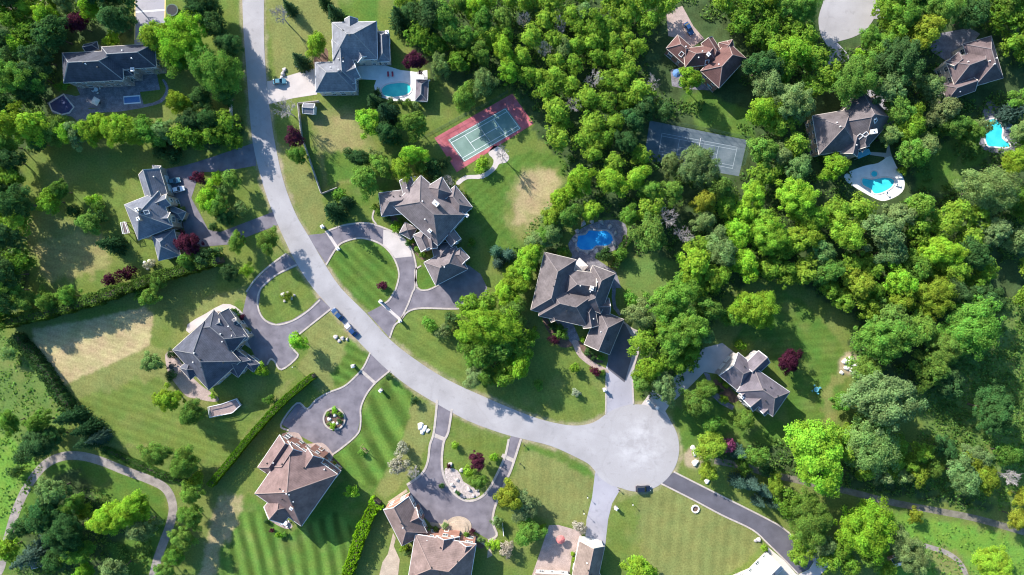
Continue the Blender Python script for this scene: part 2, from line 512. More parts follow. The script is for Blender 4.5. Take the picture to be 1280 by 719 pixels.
# verges: road edges moved outwards
def offset(line, d):
    out = []
    for i, p in enumerate(line):
        a, b = line[max(i - 1, 0)], line[min(i + 1, len(line) - 1)]
        tx, ty = b[0] - a[0], b[1] - a[1]
        l = math.hypot(tx, ty)
        out.append((p[0] + ty / l * d, p[1] - tx / l * d))
    return out

VERGE = offset(ROAD_L, -3.2) + offset(ROAD_R, 3.2)[::-1]
BULB_VERGE = [(797 + 56 * math.cos(a), 560 + 58.5 * math.sin(a)) for a in np.linspace(0, 2 * math.pi, 64, endpoint=False)]

WOODS = [
    [(565, 0), (640, -60), (1320, -60), (1320, 560), (1180, 560), (1150, 480), (1090, 520), (1072, 470), (1060, 430), (1072, 400), (985, 345), (945, 350), (905, 365), (880, 440), (835, 500), (800, 495), (792, 440), (802, 370), (792, 290), (770, 272), (705, 262), (700, 320), (655, 350), (640, 310), (690, 250), (705, 205), (668, 160), (640, 110), (600, 118), (560, 60)],
    [(-60, -60), (165, -60), (163, 50), (90, 50), (62, 130), (40, 190), (-60, 200)],
    [(32, 602), (110, 610), (190, 630), (205, 660), (180, 719), (20, 719), (25, 640)],
    [(-60, 190), (20, 195), (40, 330), (20, 390), (-60, 400)],
    [(195, 190), (300, 180), (305, 150), (210, 175)],
    [(880, 575), (960, 545), (1240, 600), (1240, 640), (1060, 610), (960, 590)],
    [(640, 400), (600, 380), (575, 420), (600, 480), (650, 470)],
    [(500, 20), (570, 0), (600, 110), (540, 100)],
]
AREAS = [  # (colour, outline, ragged edge in survey units, stripes or None)
    (ROUGH, [(-60, 400), (35, 430), (95, 520), (60, 570), (20, 640), (-60, 700)], 4, None),
    (LUSH, [(0, 540), (40, 565), (55, 590), (25, 630), (5, 680), (-60, 690), (-60, 545)], 3, None),
    (GREEN, [(60, 580), (100, 575), (160, 595), (205, 615), (212, 650), (196, 719), (0, 719), (12, 672), (36, 610)], 3, None),
    (LUSH, [(1120, 640), (1200, 655), (1330, 690), (1330, 780), (1100, 780), (1090, 700)], 8, None),
    (STRAW, [(1160, 680), (1200, 690), (1215, 719), (1170, 719)], 6, None),
    (ROUGH, [(1185, 375), (1330, 380), (1330, 650), (1150, 610), (1150, 500)], 8, None),
    (STRAW, [(333, 0), (440, -20), (470, 20), (420, 60), (400, 100), (345, 98)], 4, None),
    (GREEN, [(420, -20), (480, -20), (470, 30), (425, 40)], 3, None),
    (STRAW, [(385, 140), (440, 132), (465, 165), (470, 190), (440, 225), (405, 236)], 4, None),
    ((0.245, 0.215, 0.085), [(395, 150), (440, 142), (455, 178), (440, 192), (400, 186)], 7, None),
    (GREEN, [(405, 190), (445, 190), (450, 215), (410, 233)], 4, None),
    (LAWN, [(540, 140), (600, 120), (620, 128), (530, 180), (515, 165)], 3, None),
    (GREEN, [(575, 225), (620, 200), (665, 190), (702, 195), (712, 225), (692, 268), (655, 325), (610, 310), (585, 255)], 4, (40, 9, 0.10)),
    (STRAW, [(650, 210), (690, 210), (708, 232), (690, 265), (660, 300), (630, 285), (635, 240)], 8, None),
    (DRY, [(655, 216), (688, 214), (700, 230), (686, 262), (662, 284), (640, 275), (645, 240)], 6, None),
    (GREEN, [(407, 330), (423, 310), (445, 299), (470, 302), (488, 318), (496, 340), (492, 362), (478, 380), (462, 390), (430, 360)], 1, (-45, 12, 0.16)),
    (GREEN, [(520, 340), (532, 333), (545, 350), (546, 357), (530, 363), (520, 358)], 1, None),
    (LAWN, [(486, 424), (505, 395), (540, 387), (590, 383), (610, 390), (590, 470), (625, 505), (560, 474)], 2, (-30, 10, 0.10)),
    (LAWN, [(640, 440), (690, 420), (730, 470), (757, 500), (757, 516), (722, 531), (640, 510), (600, 490)], 2, (-70, 7, 0.07)),
    (ROUGH, [(775, 330), (812, 315), (850, 330), (830, 370), (790, 375)], 5, None),
    (GREEN, [(850, 120), (880, 112), (935, 140), (945, 180), (930, 190), (870, 160)], 3, None),
    (GREEN, [(1150, 200), (1200, 165), (1240, 190), (1190, 240), (1140, 240)], 5, None),
    (GREEN, [(970, 360), (1005, 378), (1055, 432), (1063, 465), (1040, 520), (1008, 532), (985, 530), (985, 480), (950, 425), (915, 435), (930, 400)], 3, (5, 9, 0.10)),
    (GREEN, [(840, 510), (900, 500), (985, 530), (980, 560), (900, 550), (860, 570), (848, 545)], 4, None),
    (DUST, [(1050, 448), (1062, 442), (1074, 450), (1076, 462), (1062, 470), (1048, 470)], 3, None),
    (STRAW, [(1050, 464), (1060, 470), (1044, 486), (1040, 505), (1048, 525), (1030, 528), (1028, 490)], 5, None),
    (DUST, [(850, 570), (868, 560), (880, 572), (890, 574), (860, 584)], 4, None),
    (STRAW, [(757, 618), (772, 612), (826, 605), (850, 606), (905, 640), (958, 678), (935, 700), (910, 719), (752, 740)], 2, (85, 14, 0.08)),
    (LAWN, [(762, 640), (795, 615), (800, 719), (750, 730)], 8, None),
    (STRAW, [(655, 560), (690, 565), (735, 582), (743, 595), (735, 640), (732, 660), (700, 655), (660, 640), (640, 600)], 2, (88, 10, 0.06)),
    (GREEN, [(655, 556), (700, 566), (740, 586), (743, 600), (700, 575), (655, 562)], 3, None),
    (LAWN, [(563, 510), (650, 550), (632, 575), (600, 600), (560, 600), (555, 570)], 2, (88, 9, 0.06)),
    (STRAW, [(500, 500), (545, 505), (540, 545), (520, 590), (480, 625), (470, 610), (505, 560)], 4, None),
    (GREEN, [(485, 468), (515, 490), (512, 520), (500, 560), (470, 608), (440, 680), (425, 740), (250, 740), (285, 650), (310, 615), (365, 665), (430, 600), (415, 570), (447, 548), (452, 510), (465, 485)], 2, None),
    (GREEN, [(487, 470), (514, 486), (512, 520), (500, 560), (470, 608), (432, 600), (420, 570), (450, 545), (456, 500)], 1, (-62, 24, 0.34)),
    (GREEN, [(330, 640), (365, 665), (420, 640), (440, 660), (425, 740), (270, 740), (300, 640)], 1, (-78, 17, 0.36)),
    (DRY, [(275, 618), (300, 622), (298, 650), (275, 690), (262, 740), (245, 740), (255, 690), (262, 650)], 5, None),
    (STRAW, [(80, 480), (190, 432), (225, 440), (230, 400), (260, 372), (300, 345), (330, 400), (300, 375), (240, 430), (260, 510), (330, 500), (372, 470), (262, 600), (210, 560), (130, 560)], 3, (-18, 11, 0.07)),
    (LAWN, [(90, 500), (200, 470), (240, 520), (350, 490), (262, 600), (200, 560), (130, 555)], 8, (-18, 11, 0.10)),
    ((0.38, 0.30, 0.15), [(40, 412), (110, 400), (180, 384), (190, 392), (188, 432), (82, 481), (70, 470), (42, 437)], 2, (-17, 8, 0.10)),
    (LAWN, [(328, 372), (345, 340), (372, 330), (402, 372), (385, 392), (345, 405), (328, 398)], 1, (35, 10, 0.05)),
    (STRAW, [(378, 408), (414, 386), (460, 440), (445, 470), (400, 492), (370, 460), (386, 440)], 2, (-28, 10, 0.08)),
    (GREEN, [(438, 418), (462, 442), (448, 468), (420, 485), (412, 470), (430, 445)], 3, (-28, 12, 0.24)),
    (LAWN, [(14, 260), (60, 240), (160, 240), (170, 300), (200, 330), (195, 345), (60, 358), (40, 330), (20, 290)], 5, (-10, 9, 0.06)),
    ((0.235, 0.212, 0.078), [(35, 308), (100, 288), (128, 300), (138, 330), (125, 342), (60, 352), (46, 330)], 9, (-10, 10, 0.10)),
    (STRAW, [(25, 280), (60, 262), (110, 285), (60, 300), (30, 310)], 8, None),
    (LAWN, [(155, 210), (172, 206), (185, 250), (150, 262)], 3, None),
    (LAWN, [(246, 205), (300, 200), (322, 215), (342, 262), (338, 272), (300, 288), (272, 290), (256, 265), (248, 240)], 2, None),
    (LAWN, [(208, 0), (300, -40), (304, 100), (260, 70), (215, 40)], 3, None),
    (STRAW, [(345, 180), (375, 185), (400, 240), (410, 270), (390, 292), (365, 250)], 3, None),
    (LAWN, [(355, 140), (375, 150), (380, 185), (347, 180), (340, 150)], 4, None),
    (LAWN, [(270, 335), (300, 330), (365, 318), (335, 335), (300, 360), (270, 370)], 4, None),
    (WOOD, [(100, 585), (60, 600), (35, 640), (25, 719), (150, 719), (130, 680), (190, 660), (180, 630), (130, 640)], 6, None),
    (GREEN, [(445, 205), (500, 190), (480, 250), (430, 260)], 5, None),
]


def build_ground():
    step = 0.55
    xs = np.concatenate([[-2500, -1000, -500, -300], np.arange(-205, 205.1, step), [300, 500, 1000, 2500]])
    ys = np.concatenate([[-2500, -1000, -500, -250], np.arange(-125, 125.1, step), [250, 500, 1000, 2500]])
    X, Y = np.meshgrid(xs, ys)
    nx, ny = len(xs), len(ys)
    px, py = X / S + CX, CY - Y / S
    base = np.array(LAWN)
    col = np.tile(base, (ny, nx, 1)).astype(float)
    jx = (vnoise(px, py, 9, 1) - .5) * 1.4 + (vnoise(px, py, 3.5, 2) - .5)
    jy = (vnoise(px, py, 9, 3) - .5) * 1.4 + (vnoise(px, py, 3.5, 4) - .5)
    # patchy turf everywhere
    p1, p2 = vnoise(px, py, 38, 5), vnoise(px, py, 13, 6)
    mixd = np.clip((p1 * 0.6 + p2 * 0.4 - 0.42) * 3.0, 0, 1)[..., None]
    col = col * (1 - 0.55 * mixd) + np.array(STRAW) * 0.55 * mixd
    outside = (np.abs(X) > 190) | (np.abs(Y) > 115)
    col[outside] = np.array(ROUGH)
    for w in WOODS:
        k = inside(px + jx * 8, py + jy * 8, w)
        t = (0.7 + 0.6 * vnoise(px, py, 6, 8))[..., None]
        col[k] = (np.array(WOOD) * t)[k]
    for i, (c, poly, rag, stripes) in enumerate(AREAS):
        if rag < 3:
            k = inside(px + jx * rag, py + jy * rag, poly).astype(float)
        else:   # ragged and feathered edge
            k = 0
            for t_ in range(7):
                a_ = t_ * 2.4; d_ = rag * .32 * (t_ / 6) ** .5
                k = k + inside(px + jx * rag + d_ * math.cos(a_) * 1.6, py + jy * rag + d_ * math.sin(a_) * 1.6, poly)
            k = k / 7
            k = np.clip(k + (vnoise(px, py, 3, 150 + i) - .5) * 1.2 * (k > 0) * (k < 1), 0, 1)
        c3 = np.array(c)
        pt = np.clip((vnoise(px, py, 17, 30 + i) * .55 + vnoise(px, py, 6, 60 + i) * .45 - .5) * 2.2, -1, 1)
        t = 1 + 0.16 * pt
        cc = c3 * t[..., None]
        if c is not DRY and c is not DUST and c is not WOOD:
            wornness = np.clip((vnoise(px, py, 24, 90 + i) * .6 + vnoise(px, py, 8, 120 + i) * .4 - .56) * 3.2, 0, 1) * (0.45 if stripes else 0.6)
            cc = cc * (1 - wornness[..., None]) + np.array(STRAW) * wornness[..., None]
        if c is DRY:
            gr = np.clip((vnoise(px, py, 15, 90 + i) * .5 + vnoise(px, py, 5, 120 + i) * .5 - .56) * 3.5, 0, 1) * 0.5
            cc = cc * (1 - gr[..., None]) + np.array(LAWN) * gr[..., None]
        if stripes:
            ang, per, amp = stripes
            a = R(ang)
            d = (px * -math.sin(a) - py * -math.cos(a)) if False else (px * math.sin(a) + py * math.cos(a))
            # stripes run along the angle (counter-clockwise from the plan's right)
            s = np.tanh(2.2 * np.sin(2 * math.pi * d / per + (vnoise(px, py, 30, 7) - .5) * 1.2))
            cc = cc * (1 + amp * s * (0.6 + 0.8 * vnoise(px, py, 20, 9)))[..., None]
        col = col * (1 - k[..., None]) + cc * k[..., None]
    for v in (VERGE, BULB_VERGE):
        k = inside(px + jx * 2.2, py + jy * 2.2, v)
        t = np.clip(0.35 + 0.9 * (vnoise(px, py, 7, 12) - .2), 0, 1)[..., None]
        col[k] = (col * (1 - t) + np.array(DUST) * t)[k]
    # soften by one step so that turf edges are not stepped
    c = col.copy()
    c[1:-1, 1:-1] = 0.4 * col[1:-1, 1:-1] + 0.15 * (col[:-2, 1:-1] + col[2:, 1:-1] + col[1:-1, :-2] + col[1:-1, 2:])
    verts = np.stack([X, Y, np.zeros_like(X)], -1).reshape(-1, 3)
    idx = np.arange(nx * ny).reshape(ny, nx)
    quads = np.stack([idx[:-1, :-1], idx[:-1, 1:], idx[1:, 1:], idx[1:, :-1]], -1).reshape(-1, 4)
    me = bpy.data.meshes.new('ground')
    me.vertices.add(len(verts)); me.vertices.foreach_set('co', verts.ravel())
    me.loops.add(quads.size); me.loops.foreach_set('vertex_index', quads.ravel().astype(np.int32))
    me.polygons.add(len(quads)); me.polygons.foreach_set('loop_start', np.arange(0, quads.size, 4, dtype=np.int32))
    me.update(calc_edges=True)
    at = me.color_attributes.new('soil', 'FLOAT_COLOR', 'POINT')
    at.data.foreach_set('color', np.concatenate([c.reshape(-1, 3), np.ones((nx * ny, 1))], 1).ravel().astype(np.float32))
    me.materials.append(ground_mat())
    tag(mesh_obj('ground', me), kind='structure')


build_ground()


# ------------------------------------------------------------------ roads, drives, paths, patios
def W2(pts, z=0.0):
    return [tuple(P(x, y, z))[:2] for x, y in pts]


def sheet(name, pts, z, mat, n=0, kind='structure', thick=0.05):
    pp = smooth_line(pts, n, True) if n else pts
    b = MB(); b.slab(W2(pp), z - thick, z)
    return tag(b.build(name, M[mat]), kind=kind)


def kerbs(name, lines, mat='kerb stone', w=0.55, z=0.13, closed=False, n=4):
    b = MB()
    for l in lines:
        b.ribbon(W2(smooth_line(l, n, closed)), w, 0.0, z)
    return tag(b.build(name, M[mat]), kind='structure')


road_poly = smooth_line(ROAD_L, 3) + BULB[20:21] + smooth_line(ROAD_R, 3)[::-1]
sheet('road', road_poly, 0.060, 'old asphalt', thick=0.03)
sheet('turning_circle', BULB, 0.066, 'circle asphalt', thick=0.03)
DRV = 'drive asphalt'
sheet('horseshoe_driveway', q(320, 180, T, [(255, 455), (330, 448), (365, 436), (430, 408), (520, 397), (580, 402), (660, 430), (730, 470), (770, 520), (790, 580), (797, 640), (792, 719)]) + q(320, 360, T, [(775, 60), (738, 130), (700, 165), (668, 250), (555, 125), (640, 80), (690, 20)]) + q(320, 180, T, [(712, 660), (705, 610), (680, 555), (640, 510), (590, 485), (520, 470), (450, 485), (405, 515), (350, 600)]), 0.040, DRV)
sheet('garage_apron', [(516, 362), (511, 375), (503, 392), (508, 389), (528, 385), (570, 386), (592, 381), (609, 367), (608.6, 358.6), (600.6, 342.7), (584.8, 331), (550, 353), (548, 356), (537, 362), (527, 363.5), (519, 360)], 0.035, DRV)
sheet('concrete_forecourt', q(320, 180, T, [(636, 428), (665, 432), (735, 472), (772, 522), (778, 562), (695, 570), (668, 538), (634, 503)]), 0.048, 'concrete')
b = MB()
for l in (q(320, 180, T, [(352, 436), (412, 528)]), q(320, 360, T, [(622, 72), (722, 160)])):
    b.ribbon(W2(l), 0.95, 0.03, 0.052)
tag(b.build('paver_band', M['concrete']), kind='structure')
kerbs('driveway_kerb', [q(320, 180, T, [(345, 440), (430, 408), (520, 395), (580, 400), (660, 428), (732, 468), (774, 520), (794, 580), (800, 640), (792, 719)]) + q(320, 360, T, [(782, 20), (760, 80), (722, 160)]),
                        q(320, 180, T, [(350, 604), (405, 515), (450, 485), (520, 470), (590, 485), (640, 512), (680, 556), (706, 610), (714, 660), (700, 719)]) + q(320, 360, T, [(690, 20), (665, 60), (640, 78)]),
                        q(320, 360, T, [(668, 250), (690, 190), (722, 160), (760, 118), (830, 101), (1000, 104), (1085, 85)]),
                        q(450, 200, 3.784, [(270, 600), (262, 560), (262, 520), (290, 500)]),
                        q(450, 200, 3.784, [(268, 600), (290, 616), (330, 612), (372, 590)]),
                        q(320, 180, T, [(600, 400), (582, 370), (590, 330)])])
sheet('court_path', q(320, 180, T, [(1000, 190), (1045, 158), (1120, 152), (1172, 120), (1186, 80), (1160, 45), (1200, 8), (1262, 60), (1250, 92), (1215, 100), (1195, 130), (1135, 172), (1055, 176), (1012, 205)]), 0.03, 'concrete', 3)
# loop drive of the blue-grey house
sheet('loop_driveway', q(0, 180, T, [(1278, -8), (1278, 108), (1130, 135), (1000, 142), (978, 200), (955, 270), (1000, 350), (1040, 428), (1100, 440), (1278, 372), (1375, 335), (1395, 402), (1278, 446), (1140, 502), (1010, 514), (930, 490), (915, 400), (860, 290), (830, 200), (826, 125), (920, 108), (1000, 85)]), 0.036, 'drive asphalt')
# drive of the grey house with the brick terrace
sheet('ring_driveway', [(359, 317), (340, 331), (322, 348), (309, 366), (303, 392), (306, 420), (320, 448), (332, 458), (338, 450), (343, 452), (352, 462), (372, 446), (363, 428), (380, 413), (415, 387), (400, 372), (385, 387), (365, 400), (345, 405), (330, 399), (323, 385), (326, 362), (345, 345), (373, 332)], 0.038, DRV)
kerbs('ring_kerb', [[(371, 331), (345, 344), (326, 361), (322, 380), (329, 398), (345, 406), (366, 401), (386, 388), (400, 375)],
                    [(414, 386), (380, 413), (363, 428), (368, 438), (372, 446), (352, 462), (343, 451), (338, 449), (334, 456)],
                    [(358, 317), (340, 330), (321, 347), (308, 365)]])
# drive with the round planter
sheet('planter_driveway', [(463, 440), (455, 458), (445, 470), (430, 483), (410, 491), (395, 500), (384, 511), (372, 504), (352, 530), (362, 537), (358, 543), (372, 543), (390, 553), (412, 563), (416, 568), (430, 557), (447, 541), (450, 525), (450, 510), (457, 493), (470, 478), (488, 463)], 0.034, DRV)
kerbs('planter_drive_kerb', [[(463, 441), (455, 458), (445, 470), (430, 483), (410, 491), (395, 500), (384, 511), (371, 504), (351, 531), (361, 538)],
                             [(488, 463), (470, 478), (458, 493), (451, 510), (451, 525), (448, 541), (431, 557), (416, 568)]])
b = MB(); b.ribbon(W2([(452, 464), (469, 479)]), 1.0, 0.02, 0.046)
tag(b.build('paver_strip', M['kerb stone']), kind='structure')
sheet('entrance_patio', q(320, 539, T, [(135, 25), (150, 8), (212, 10), (250, 62), (330, 58), (378, 105), (384, 132), (355, 150), (250, 100)]), 0.045, 'paver', 3)
# forked drive
sheet('forked_driveway', q(320, 360, T, [(905, 560), (978, 606), (962, 719)]) + q(320, 539, T, [(935, 60), (930, 170), (950, 250), (990, 310), (1050, 345), (1110, 335), (1160, 290), (1210, 200), (1245, 120), (1262, 40)]) + [(640, 544), (652, 549)] + q(320, 539, T, [(1300, 120), (1250, 240), (1210, 330), (1185, 400), (1180, 460), (1200, 520), (1160, 540), (1090, 500), (1050, 450), (940, 460), (880, 470), (830, 420), (790, 350), (752, 265), (830, 210), (860, 150), (872, 60), (888, 0)]), 0.032, DRV)
kerbs('forked_kerb', [q(320, 360, T, [(905, 560), (888, 719)]) + q(320, 539, T, [(868, 70), (858, 150), (828, 212), (754, 268)]),
                      q(320, 360, T, [(978, 606), (960, 719)]) + q(320, 539, T, [(936, 60), (928, 170), (948, 250), (990, 312), (1050, 347), (1112, 336), (1162, 290), (1210, 200), (1245, 120), (1262, 40)]),
                      q(640, 539, T, [(45, 38), (0, 180)]) + q(320, 539, T, [(1252, 240), (1212, 330), (1187, 400), (1183, 460), (1202, 520), (1160, 545)])], w=0.75)
b = MB()
b.ribbon(W2(q(320, 539, T, [(885, 18), (945, 42)])), 1.3, 0.02, 0.044); b.ribbon(W2(q(320, 539, T, [(1228, 120), (1290, 150)])), 1.3, 0.02, 0.044)
tag(b.build('drive_paver_band', M['kerb stone']), kind='structure')
sheet('gravel_bed', q(320, 539, T, [(945, 185), (1005, 195), (1030, 240), (1040, 255), (1100, 290), (1118, 318), (1080, 335), (1030, 332), (985, 305), (950, 245)]), 0.045, 'gravel', 3)
b = MB()
c = P(*q(460, 600, 6.04, [(690, 350)])[0])
for r, z in ((4.2, 0.17), (3.2, 0.32), (2.3, 0.47)):
    pts = [(c.x + r * math.cos(a) * 1.05 - 0.3, c.y + r * math.sin(a) * 0.8 - (4.2 - r) * 0.5) for a in np.linspace(0, 2 * math.pi, 40, endpoint=False)]
    b.slab(pts, 0.0, z)
tag(b.build('fan_steps', M['tan paver']), kind='structure')
sheet('front_walk', q(460, 600, 6.04, [(470, 320), (520, 325), (560, 330), (575, 300), (600, 310), (610, 350), (540, 365), (480, 345)]), 0.05, 'tan paver', 3)
sheet('side_walk', q(460, 600, 6.04, [(150, 165), (290, 70), (300, 90), (200, 155), (175, 190)]), 0.05, 'tan paver')
sheet('rear_terrace', q(460, 600, 6.04, [(190, 400), (210, 440), (195, 500), (240, 600), (225, 740), (80, 740), (110, 620), (150, 560)]), 0.04, 'tan paver')
sheet('entry_court', q(460, 600, 6.04, [(800, 440), (850, 440), (890, 470), (960, 430), (965, 450), (915, 490), (940, 570), (900, 590), (905, 510), (840, 470)]), 0.046, 'tan paver')
# drive of the beige house
sheet('beige_house_driveway', q(640, 539, T, [(415, 205), (470, 240), (540, 292), (500, 360), (480, 440), (463, 590), (362, 590), (372, 440), (400, 330)]), 0.030, 'pale asphalt')
sheet('pink_patio', q(640, 539, T, [(185, 470), (230, 468), (345, 500), (350, 560), (300, 620), (285, 719), (100, 719), (128, 640)]), 0.034, 'paver')
# long drive at the bottom right
sheet('long_driveway', q(640, 539, T, [(808, 203), (1000, 300), (1278, 440)]) + q(960, 539, T, [(80, 490), (160, 560), (215, 620), (225, 650), (200, 690), (150, 712), (80, 640)]) + q(640, 539, T, [(1278, 562), (1200, 492), (1050, 420), (900, 340), (745, 262)]), 0.028, 'dark asphalt')
kerbs('long_drive_kerb', [q(640, 539, T, [(808, 203), (1000, 300), (1278, 440)]) + q(960, 539, T, [(80, 488), (160, 558), (218, 620), (228, 650)]),
                          q(640, 539, T, [(745, 262), (900, 340), (1050, 420), (1200, 492), (1278, 562)]) + q(960, 539, T, [(80, 640), (150, 712)])], w=0.5)
sheet('pale_forecourt', q(640, 539, T, [(1278, 600), (1240, 660), (1100, 719), (1100, 760), (1500, 760)]) + q(960, 539, T, [(140, 712), (80, 645), (0, 580)]), 0.022, 'cream trim')
sheet('drive_apron', q(960, 539, T, [(225, 600), (300, 610), (320, 660), (260, 719), (190, 735), (150, 716), (205, 690), (230, 650)]), 0.02, 'concrete')
# drive beside the garage by the turning circle
sheet('garage_driveway', q(640, 360, T, [(540, 190), (558, 168), (600, 205), (668, 235), (640, 290), (602, 420), (605, 585), (560, 610), (470, 640), (468, 400)]), 0.026, 'pale asphalt')
sheet('painted_shade_pad', q(640, 360, T, [(552, 175), (565, 180), (592, 235), (628, 252), (610, 300), (562, 472), (478, 405), (480, 330), (535, 210)]), 0.034, 'dark asphalt')  # shadow on the parking pad, painted as a sheet of darker asphalt
kerbs('garage_drive_kerb', [q(640, 360, T, [(556, 168), (602, 205), (672, 236), (642, 292), (604, 420), (607, 578)]), q(640, 360, T, [(470, 440), (468, 630)])], w=0.5)
sheet('curved_walk', q(640, 360, T, [(300, 265), (330, 265), (350, 320), (400, 365), (475, 405), (478, 425), (400, 395), (335, 345), (310, 300)]), 0.04, 'paver', 3)
sheet('front_court', q(640, 360, T, [(215, 160), (300, 170), (340, 260), (300, 280), (260, 230)]), 0.038, 'slate and shade paver')
sheet('back_walk', q(640, 360, T, [(500, -10), (520, -10), (515, 50), (520, 90), (548, 130), (535, 140), (505, 100), (498, 50)]), 0.03, 'slate and shade paver')
# mottled drive in the trees
sheet('shaded_driveway', q(640, 360, T, [(555, 640), (640, 590), (700, 510), (730, 520), (800, 450), (900, 380), (955, 300), (1050, 275), (1120, 330), (1060, 400), (1030, 430), (960, 420), (930, 450), (880, 500), (790, 580), (765, 615), (790, 660)]), 0.026, 'concrete')
sheet('stone_walk', q(640, 360, T, [(955, 420), (985, 430), (1010, 510), (1060, 560), (1110, 590), (1100, 610), (1040, 580), (990, 530), (975, 460)]), 0.036, 'slate and shade paver')
# drives at the top
sheet('concrete_driveway', q(320, 0, T, [(55, 405), (70, 405), (230, 358), (305, 340), (305, 472), (190, 490), (75, 518), (60, 520)]), 0.03, 'concrete')
sheet('dark_roof_driveway', [(169, -40), (208, -40), (206, 45), (195, 60), (168, 55)], 0.02, 'pale asphalt')
b = MB(); b.ribbon(W2([(170, 15), (206, 12.5)]), 0.55, 0.018, 0.026)
tag(b.build('white_band', M['line paint']), kind='structure')
b = MB(); b.ribbon(W2([(169, -40), (168.5, 50)]), 0.4, 0.015, 0.024); b.ribbon(W2([(207.5, -40), (206, 26)]), 0.4, 0.015, 0.024)
tag(b.build('yellow_edging', M['yellow paint']), kind='structure')
sheet('far_turning_circle', q(960, 0, T, [(280, -60), (278, 0), (252, 90), (262, 170), (285, 212), (308, 238), (345, 210), (420, 188), (485, 152), (528, 95), (548, 40), (550, -60)]), 0.05, 'old asphalt', 3, thick=0.03)
sheet('far_driveway', q(960, 0, T, [(535, 42), (580, 50), (690, 105), (660, 150), (610, 90), (530, 95)]), 0.03, 'pale asphalt')
sheet('far_side_drive', q(960, 0, T, [(310, 235), (345, 212), (400, 270), (405, 300), (330, 335), (300, 320)]), 0.028, 'pale asphalt')
sheet('brown_roof_driveway', q(990, 90, 4.23, [(400, 92), (450, 105), (585, 222), (540, 300), (512, 300), (505, 215), (385, 130)]), 0.03, 'pale asphalt')
sheet('mottled_forecourt', q(640, 0, T, [(770, 60), (850, 30), (905, 130), (960, 195), (900, 235), (840, 195), (780, 180)]), 0.03, 'paver')
sheet('corner_terrace', [(-10, -20), (75, -20), (70, 4), (40, 10), (-10, 14)], 0.03, 'paver')
sheet('corner_drive', q(1150, 20, 3.994, [(20, 100), (250, 60), (300, 90), (240, 160), (140, 230), (60, 180)]), 0.028, 'slate and shade paver')
# tracks
LOOP = [(-12, 728), (0, 711), (4, 694), (10, 672), (20, 639), (35, 607), (55, 582), (77, 571), (100, 570), (125, 576), (155, 588), (185, 599), (207, 611), (216, 632), (213, 654), (204, 679), (196, 702), (188, 735)]
b = MB(); b.ribbon(W2(smooth_line(LOOP, 5)), 2.9, 0.0, 0.02)
tag(b.build('loop_track', M['dirt track']), kind='structure')
TRACK = [(893, 576), (930, 583), (960, 592), (1005, 602), (1060, 614), (1110, 627), (1173, 639), (1223, 649), (1300, 671)]
b = MB(); b.ribbon(W2(smooth_line(TRACK, 5)), 2.2, 0.0, 0.02)
tag(b.build('forest_path', M['forest track']), kind='structure')
b = MB(); b.ribbon(W2(smooth_line([(1155, 682), (1185, 692), (1203, 708), (1212, 735)], 5)), 1.6, 0.0, 0.018)
tag(b.build('meadow_path', M['dirt track']), kind='structure')


# planted beds of bark mulch
for pts in (q(450, 200, 3.784, [(92, 228), (150, 290), (235, 375), (250, 425), (292, 472), (312, 452), (250, 345), (170, 270), (118, 214)]),
            q(650, 270, 3.594, [(105, 440), (150, 500), (215, 545), (240, 580), (185, 590), (140, 540), (105, 480)]),
            q(650, 270, 3.594, [(255, 545), (285, 580), (360, 640), (372, 660), (320, 650), (275, 600)]),
            q(300, 520, 4.793, [(520, 245), (575, 262), (612, 310), (600, 335), (560, 310), (530, 275)]),
            q(190, 370, 4.494, [(415, 60), (470, 75), (520, 150), (560, 210), (540, 230), (490, 160), (440, 110)]),
            q(460, 600, 6.04, [(480, 360), (560, 350), (600, 380), (610, 410), (500, 410), (450, 400)]),
            q(460, 600, 6.04, [(720, 420), (790, 400), (850, 450), (880, 500), (850, 520), (800, 490), (740, 470)]),
            q(870, 420, 5.99, [(130, 330), (200, 330), (260, 400), (320, 470), (270, 500), (180, 440), (130, 380)]),
            q(140, 190, 4.793, [(370, 280), (430, 300), (440, 350), (400, 400), (440, 440), (400, 470), (350, 420), (360, 330)]),
            q(320, 0, T, [(290, 290), (350, 240), (360, 300), (330, 340), (295, 345)])):
    sheet('mulch_bed', pts, 0.016, 'mulch', 3)

# ------------------------------------------------------------------ patios and pools
sheet('pool_terrace', q(320, 0, T, [(480, 340), (560, 315), (640, 325), (720, 350), (800, 360), (855, 350), (860, 480), (790, 505), (690, 505), (600, 480), (590, 430), (600, 400), (500, 395)]), 0.03, 'white patio')
sheet('brick_terrace', q(190, 370, 4.494, [(75, 330), (120, 310), (160, 370), (240, 470), (300, 520), (375, 575), (345, 595), (240, 575), (190, 560), (130, 490), (90, 430)]), 0.03, 'paver', 3)
sheet('garage_walk', q(190, 370, 4.494, [(200, 160), (300, 100), (400, 45), (470, 60), (520, 110), (590, 200), (600, 300), (500, 260), (420, 90), (320, 120), (210, 210)]), 0.022, 'concrete', 2)
sheet('pool_paving', q(640, 180, T, [(280, 500), (325, 440), (385, 402), (470, 380), (548, 385), (575, 430), (555, 500), (480, 545), (420, 550), (400, 600), (310, 590), (300, 550)]), 0.03, 'slate and shade paver', 2)
sheet('back_terrace', q(640, 180, T, [(300, 560), (400, 560), (520, 640), (545, 719), (440, 719), (250, 640)]), 0.024, 'slate and shade paver')
sheet('kidney_pool_terrace', q(960, 180, T, [(385, 150), (480, 110), (550, 95), (610, 60), (640, 110), (680, 180), (670, 240), (600, 280), (545, 278), (430, 215), (395, 190)]), 0.03, 'white patio', 3)
sheet('terrace_walk', q(960, 180, T, [(510, 40), (590, 45), (600, -20), (612, 40), (625, 80), (590, 90), (580, 65), (510, 55)]), 0.026, 'concrete')
